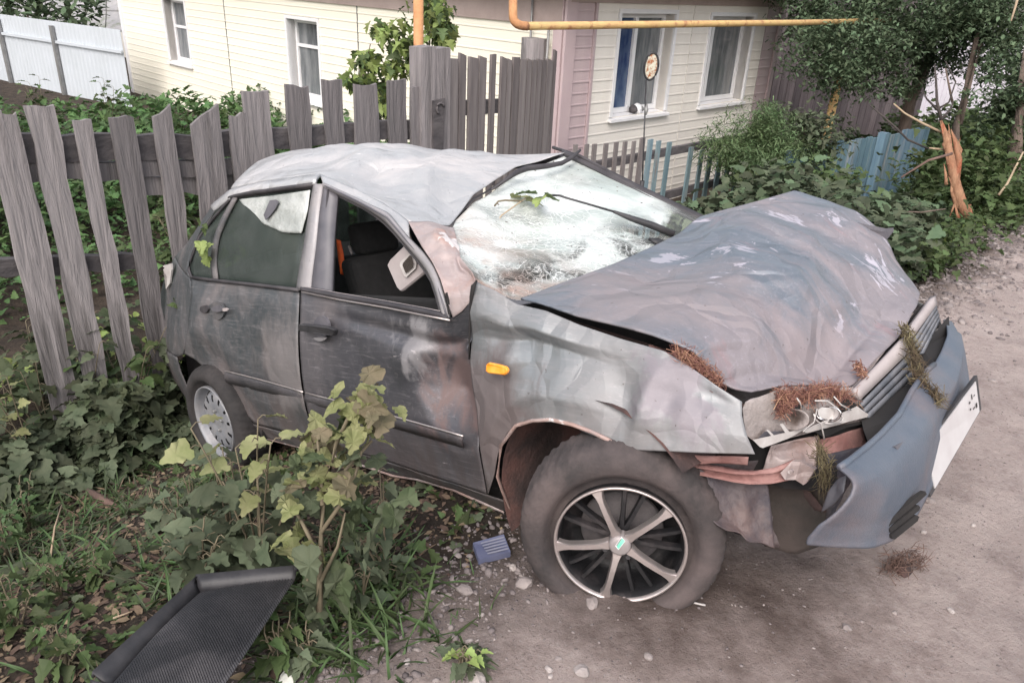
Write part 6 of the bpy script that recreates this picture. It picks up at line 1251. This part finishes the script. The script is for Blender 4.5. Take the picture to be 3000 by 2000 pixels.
# ================================================================== SMALL THINGS
# black rubber boot tray in the weeds
def tp(u, v, Z): return at_depth(u, v, Z)
tr = empty('boot_tray', tuple(at_depth(600, 1900, 1.75))); tag(tr, 'black rubber boot tray with ribbed floor lying tilted in the weeds at the bottom left', 'tray'); TO = at_depth(600, 1900, 1.75)
def grid4(A, B, C_, D_, nu, nv): return [[(A * (1 - i / nu) + B * (i / nu)) * (1 - j / nv) + (D_ * (1 - i / nu) + C_ * (i / nu)) * (j / nv) - TO for i in range(nu + 1)] for j in range(nv + 1)]
f_ = [tp(590, 1735, 2.0), tp(860, 1708, 2.02), tp(600, 2060, 1.58), tp(330, 2010, 1.62)]  # floor corners: top left, top right, bottom right, bottom left
lp = [tp(572, 1688, 2.0), tp(872, 1660, 2.02), tp(270, 1965, 1.62)]
V = []; F = []; NU, NV = 64, 110; nrm = np.cross(f_[1] - f_[0], f_[3] - f_[0]); nrm /= np.linalg.norm(nrm); nrm = nrm if nrm[2] > 0 else -nrm
g = grid4(f_[0], f_[1], f_[2], f_[3], NU, NV)
for j, row in enumerate(g):
    for i, p in enumerate(row): V.append(p + nrm * ((0.004 if i % 2 else -.004) * (1 if (j // 1) % 2 else .4) * (min(1, .35 + i / NU)) + .01 * math.sin(j / NV * 3 + i / NU * 2)))
F = [(j * (NU + 1) + i, j * (NU + 1) + i + 1, (j + 1) * (NU + 1) + i + 1, (j + 1) * (NU + 1) + i) for j in range(NV) for i in range(NU)]
o = mesh('floor', V, F, M['tray'], tr, False); o.modifiers.new('t', 'SOLIDIFY').thickness = .004
def wallq(a, b, c, d, nm='rim'):
    V = []; 
    for i in range(21):
        t = i / 20; lo_, hi_ = a * (1 - t) + b * t, d * (1 - t) + c * t; V += [lo_ - TO, lo_ * .5 + hi_ * .5 - TO + nrm * -.004, hi_ - TO, hi_ - TO + (hi_ - lo_) * .12 - nrm * .018]
    F = [(i * 4 + j, i * 4 + j + 1, (i + 1) * 4 + j + 1, (i + 1) * 4 + j) for i in range(20) for j in range(3)]
    o = mesh(nm, V, F, M['blackplastic'], tr, True); o.modifiers.new('t', 'SOLIDIFY').thickness = .006
wallq(f_[0], f_[1], lp[1], lp[0]); wallq(f_[0], f_[3], lp[2], lp[0])
wallq(f_[3], f_[3] * .55 + f_[2] * .45, tp(480, 2040, 1.60), tp(265, 1990, 1.6), 'rim')
# packet under the sill, pen, paper, stick, stones
def flat_thing(name, l, Z, th, m, label, cat):
    P = [at_depth(u, v, z) if not isinstance(Z, float) else at_depth(u, v, Z) for (u, v, *zz) in l for z in [zz[0] if zz else Z]]; c = sum(P) / len(P); n = np.cross(P[1] - P[0], P[2] - P[0]); n /= np.linalg.norm(n); n = n if n[2] > 0 else -n
    k = len(P); o = mesh(name, [p - c for p in P] + [p - c - n * th for p in P], [tuple(range(k)), tuple(range(2 * k - 1, k - 1, -1))] + [(i, i + k, (i + 1) % k + k, (i + 1) % k) for i in range(k)], m); o.location = tuple(c); tag(o, label, cat); return o, c, n, P
g_ = [ground_hit(u, v) for u, v in ((1385, 1605), (1475, 1580), (1495, 1632), (1402, 1655))]
pc_ = sum(g_) / 4; pk = empty('packet', tuple(pc_)); tag(pk, 'small blue striped packet on the gravel behind the front wheel', 'packet')
up_ = np.array([0, 0, .022]); mesh('box', [p - pc_ + up_ * .1 for p in g_] + [p - pc_ + up_ for p in g_], BOXF, M['pack'], pk)
for i in range(5):
    t0, t1 = .14 + i * .16, .22 + i * .16; a = lambda s, t: (g_[0] * (1 - s) + g_[1] * s) * (1 - t) + (g_[3] * (1 - s) + g_[2] * s) * t - pc_ + up_ * 1.08
    mesh('stripe', [a(.22 + .04 * i * .5, t0), a(.97, t0), a(.97, t1), a(.22 + .04 * i * .5, t1)], [(0, 1, 2, 3)], M['packstripe'], pk)
a, b = ground_hit(802, 1872), ground_hit(878, 1908); rp = tag(tube('pink_rod', [a + [0, 0, .03], (a + b) / 2 + [0, 0, .03], b + [0, 0, .02]], .0045, M['pink']), 'bright pink plastic piece beside the black tray', 'plastic piece')
g_ = [ground_hit(u, v) + [0, 0, z] for u, v, z in ((822, 1985, .01), (865, 1952, .03), (893, 1962, .02), (880, 1985, .02), (862, 2012, .01), (815, 2010, .01))]
c = sum(g_) / 6; o = mesh('paper_scrap', [p - c for p in g_] + [p - c - np.array([0, 0, .002]) for p in g_], [(0, 1, 2, 3, 4, 5), (11, 10, 9, 8, 7, 6)] + [(i, i + 6, (i + 1) % 6 + 6, (i + 1) % 6) for i in range(6)], M['paper']); o.location = tuple(c); tag(o, 'crumpled white paper scrap at the bottom edge among weeds', 'paper')
tag(tube('wood_stick', [ground_hit(245, 1440) + [0, 0, .02], ground_hit(300, 1475) + [0, 0, .03], ground_hit(350, 1500) + [0, 0, .02]], [.018, .020, .014], M['brownwood'], None, 8), 'reddish brown wooden stick lying on the bare soil left of the rear wheel', 'stick')
tag(tube('dry_stalk', [ground_hit(150, 1650) + [0, 0, .02], ground_hit(175, 1600) + [0, 0, .10], ground_hit(200, 1555) + [0, 0, .14]], [.004, .004, .003], M['pale'], None, 6), 'thin pale dry stalk leaning over the litter at the left', 'stalk')
tag(tube('dry_stalk', [ground_hit(335, 1825) + [0, 0, .02], ground_hit(390, 1805) + [0, 0, .02]], [.003, .002], M['pale'], None, 6), 'short pale dry stalk on the litter above the tray rim', 'stalk')
def rock(name, c, r, m, label, flat=.6, seed=0):
    bm = bmesh.new(); bmesh.ops.create_icosphere(bm, subdivisions=2, radius=1)
    for v_ in bm.verts: k = 1 + .35 * mnoise.noise(v_.co * 1.3 + Vector((seed, 0, 0))); v_.co = Vector((v_.co.x * k * r, v_.co.y * k * r * .8, v_.co.z * k * r * flat))
    me = bpy.data.meshes.new(name); bm.to_mesh(me); bm.free(); o = link(name, me, m); o.location = tuple(np.array(c) + [0, 0, r * flat * .4]); o.rotation_euler = (0, 0, seed * 1.7); tag(o, label, 'stone'); return o
for i, (u, v, r, k, lab) in enumerate([(1705, 1970, .022, 'stonep', 'pale angular stone on the road near the bottom edge'), (1608, 1962, .012, 'stonep', 'small pale rectangular stone left of the angular one'), (1612, 1982, .008, 'stonep', 'tiny pale pebble just below the rectangular stone'),
        (1535, 1712, .026, 'stone', 'grey angular stone between packet and front wheel'), (1360, 1730, .026, 'stone', 'flat grey stone at the edge of the weeds below the packet'), (1502, 1665, .014, 'stonep', 'pale pebble just right of and below the packet'), (1410, 1802, .009, 'stonep', 'white pebble below the flat grey stone'),
        (1300, 1895, .010, 'stonep', 'pale pebble beside the trodden weed'), (1395, 1995, .03, 'stonep', 'large flat pale stone cut by the bottom edge'), (1192, 1940, .011, 'stonep', 'white pebble in the gravel left of the trodden weed'), (1636, 1930, .010, 'stone', 'grey pebble above the rectangular stone'),
        (1900, 1925, .014, 'stone', 'dark grey stone alone on the road right of the angular stone'), (1735, 1770, .022, 'stone', 'reddish stone pressed under the flat front tyre'), (2725, 1470, .018, 'stone', 'grey stone on the road just right of the bumper'), (2705, 1560, .010, 'stonep', 'small white pebble right of the lower bumper'),
        (2785, 1790, .012, 'stonep', 'white pebble on the open road at the lower right'), (2850, 1540, .009, 'stonep', 'tiny pale pebble far right on the road'), (2620, 1795, .009, 'stone', 'small grey pebble near the dark clod'), (2480, 1840, .014, 'stone', 'dull brown stone below the dark clod')]):
    rock('stone', ground_hit(u, v), r, M[k], lab, .6 if i != 4 else .4, i * 1.3)
tag(tube('white_sliver', [ground_hit(2012, 1768) + [0, 0, .01], ground_hit(2065, 1780) + [0, 0, .01]], [.004, .003], M['whiteplastic'], None, 5), 'thin white plastic sliver on the road in front of the wheel', 'plastic piece')
# dark clod of torn plant and soil
c = ground_hit(2640, 1668); cl = empty('soil_clod', tuple(c)); tag(cl, 'dark reddish brown clod of torn roots on the road below the bumper', 'clod')
r1 = rock('lump', (0, 0, 0), .035, M['liner'], 'x', .5, 3); r1.parent = cl
for k_ in ('label', 'category'): del r1[k_]
def strands(name, path, n, ln, rad, m, spread, parent=None, jit=1.0):
    """thin three-sided straws scattered round a path"""
    P = np.array(path, float); V = []; F = []
    for i in range(n):
        t = rng.random() * (len(P) - 1); k = min(int(t), len(P) - 2); c = P[k] + (P[k + 1] - P[k]) * (t - k) + rng.normal(0, spread, 3); d0 = P[k + 1] - P[k]; d0 = d0 / (np.linalg.norm(d0) + 1e-9)
        d = d0 * (1 - jit * .5) + rng.normal(0, .6 * jit, 3); d /= np.linalg.norm(d); L_ = ln * rng.uniform(.4, 1.2); s = np.cross(d, rng.normal(size=3)); s /= np.linalg.norm(s) + 1e-9; s2 = np.cross(d, s); b = rng.normal(0, .18, 3) * L_
        n0 = len(V)
        for f, rr in ((0, 1), (.5, 1), (1, .3)):
            q = c + d * L_ * (f - .5) + b * (4 * f * (1 - f)) * .5
            for th in (0, 2.09, 4.19): V.append(q + (s * math.cos(th) + s2 * math.sin(th)) * rad * rr)
        F += [(n0 + j * 3 + k2, n0 + j * 3 + (k2 + 1) % 3, n0 + j * 3 + 3 + (k2 + 1) % 3, n0 + j * 3 + 3 + k2) for j in range(2) for k2 in range(3)]
    return mesh(name, V, F, m, parent)
ro_ = strands('roots', [(-.05, -.02, .02), (0, 0, .03), (.07, .03, .02)], 200, .05, .0014, M['brownwood'], .018, cl); ro_['kind'] = 'stuff'

# straw caught on the car
def cst(l): return [CO + CR @ p for p in pts(l)]
def straw_bunch(l, n, ln, rad, m, sp, lab, jit=1.25):
    W = cst(l); c = W[0]; o = strands('straw_bunch', [p - c for p in W], int(n * 1.8), ln * .85, rad * .75, m, sp, None, jit); o.location = tuple(c); tag(o, lab, 'straw'); return o
straw_bunch([(2280, 1165, .52), (2340, 1160, .44), (2420, 1145, .34), (2490, 1165, .25)], 620, .055, .0011, M['straw'], .011, 'reddish straw packed between the bonnet edge and the broken headlight')
straw_bunch([(2290, 1215, .53), (2300, 1190, .52), (2310, 1160, .50)], 130, .045, .0011, M['straw'], .008, 'small tuft of red straw hanging over the headlight')
straw_bunch([(1985, 1028, .69), (2020, 1045, .68), (2060, 1080, .66), (2110, 1125, .64)], 300, .05, .0011, M['straw'], .009, 'reddish straw caught in the gap between fender and bonnet')
straw_bunch([(2652, 960, -.12), (2672, 1010, -.08), (2678, 1060, .0), (2690, 1100, .04), (2705, 1130, .06), (2735, 1160, .08), (2755, 1175, .09)], 260, .07, .0015, M['strawg'], .009, 'clump of brown green grass hanging over the grille onto the bumper', .8)
straw_bunch([(2400, 1310, .50), (2412, 1350, .52), (2418, 1390, .53), (2415, 1430, .54)], 75, .09, .0012, M['strawg'], .006, 'dry grass tuft hanging from the red front beam', .6)
straw_bunch([(2510, 1065, .16), (2520, 1085, .16), (2528, 1100, .17)], 70, .03, .0016, M['straw'], .006, 'small red brown tuft on the front edge of the bonnet')
W = cst([(2690, 1130, .06), (2720, 1165, .07), (2753, 1180, .09)]); c = W[0]; o = strip('green_blade', [(0, 0, 0)] * 2, [(0, 0, 0)] * 2, M['leaf'], 3) if False else None
# leaves on the windscreen
W = cst([(1495, 608, .02), (1560, 600, -.02), (1610, 578, -.06)]); c = W[1]; lv = empty('torn_plant', tuple(c)); tag(lv, 'torn green plant with curled stem lying on the shattered windscreen', 'plant')
for i, (u, v, s_, k) in enumerate([(1530, 575, .09, 'leafpale'), (1570, 570, .10, 'leaf'), (1590, 585, .09, 'leaflime'), (1605, 590, .08, 'leaf'), (1540, 600, .08, 'leafpale'), (1580, 600, .07, 'leaf')]):
    p = cst([(u, v + 10, -.03)])[0] - c; bigleaf(lv, p + np.array([0, 0, .012 + .006 * i]), i * 1.1 + .5, rng.uniform(-.2, .35), s_, M[k], rng.normal(0, .3))
tube('stem', [p - c + np.array([0, 0, .012]) for p in cst([(1448, 612, .10), (1460, 598, .08), (1480, 595, .06), (1530, 598, .02)])], .004, M['stem'], lv); tube('stem', [p - c + np.array([0, 0, .014]) for p in cst([(1430, 690, .20), (1470, 640, .12), (1540, 590, .0)])], .003, M['pale'], lv)
for (u, v, y, s_, k, lab, n_) in ((605, 730, .78, .06, 'leaflime', 'green leaves stuck to the rear side window corner', 7), (508, 880, .74, .05, 'leaf', 'few green leaves against the rear corner of the car', 6), (590, 650, .76, .035, 'leaf', 'small sprig over the rear window frame', 3)):
    W = cst([(u, v, y)])[0]; e_ = empty('leaf_sprig', tuple(W)); tag(e_, lab, 'leaves')
    for i in range(n_): bigleaf(e_, rng.normal(0, .022, 3), rng.uniform(0, 6.28), rng.uniform(-1.2, .2), s_ * rng.uniform(.7, 1.2), M[k], rng.normal(0, .4))
# gravel and pebbles (countless): joined
def gravel(n, pos, r0, r1, m, name='gravel'):
    bm = bmesh.new(); bmesh.ops.create_icosphere(bm, subdivisions=1, radius=1); bm.verts.ensure_lookup_table()
    V0 = np.array([v_.co[:] for v_ in bm.verts]); F0 = [tuple(v_.index for v_ in f.verts) for f in bm.faces]; bm.free(); mats_ = []
    for i in range(n):
        a = rng.uniform(0, 6.28); r = r0 + (r1 - r0) * rng.random() ** 3; mats_.append(rotz(a) @ np.diag([r, r * rng.uniform(.6, 1), r * rng.uniform(.4, .8)]) @ (np.eye(3) + rng.normal(0, .22, (3, 3))))
    return tag(leafmass(name, pos, np.array(mats_), (V0, F0), m), kind='stuff')
P = scatter_st(3600, -.42, .50, -.9, 1.5, lambda s, t: math.exp(-((s - .04) / .17) ** 2)); gravel(len(P), P, .0025, .014, M['stone'])
P = scatter_st(9000, .15, 2.6, -1.2, 3.2, lambda s, t: .45 if s > .8 else .7); gravel(len(P), P, .0010, .0055, M['stone'])
P = scatter_st(5000, -.40, .9, 3.0, 9, lambda s, t: math.exp(-((s - .05) / .38) ** 2)); gravel(len(P), P, .006, .026, M['stone'])
P = scatter_st(500, -.1, 2.2, -1.0, 2.6); gravel(len(P), P, .0012, .0055, M['stonep'])
P = scatter_st(1500, -2.8, -.2, -1.5, 1.5); gravel(len(P), P, .004, .016, M['dry'], 'soil_crumbs')
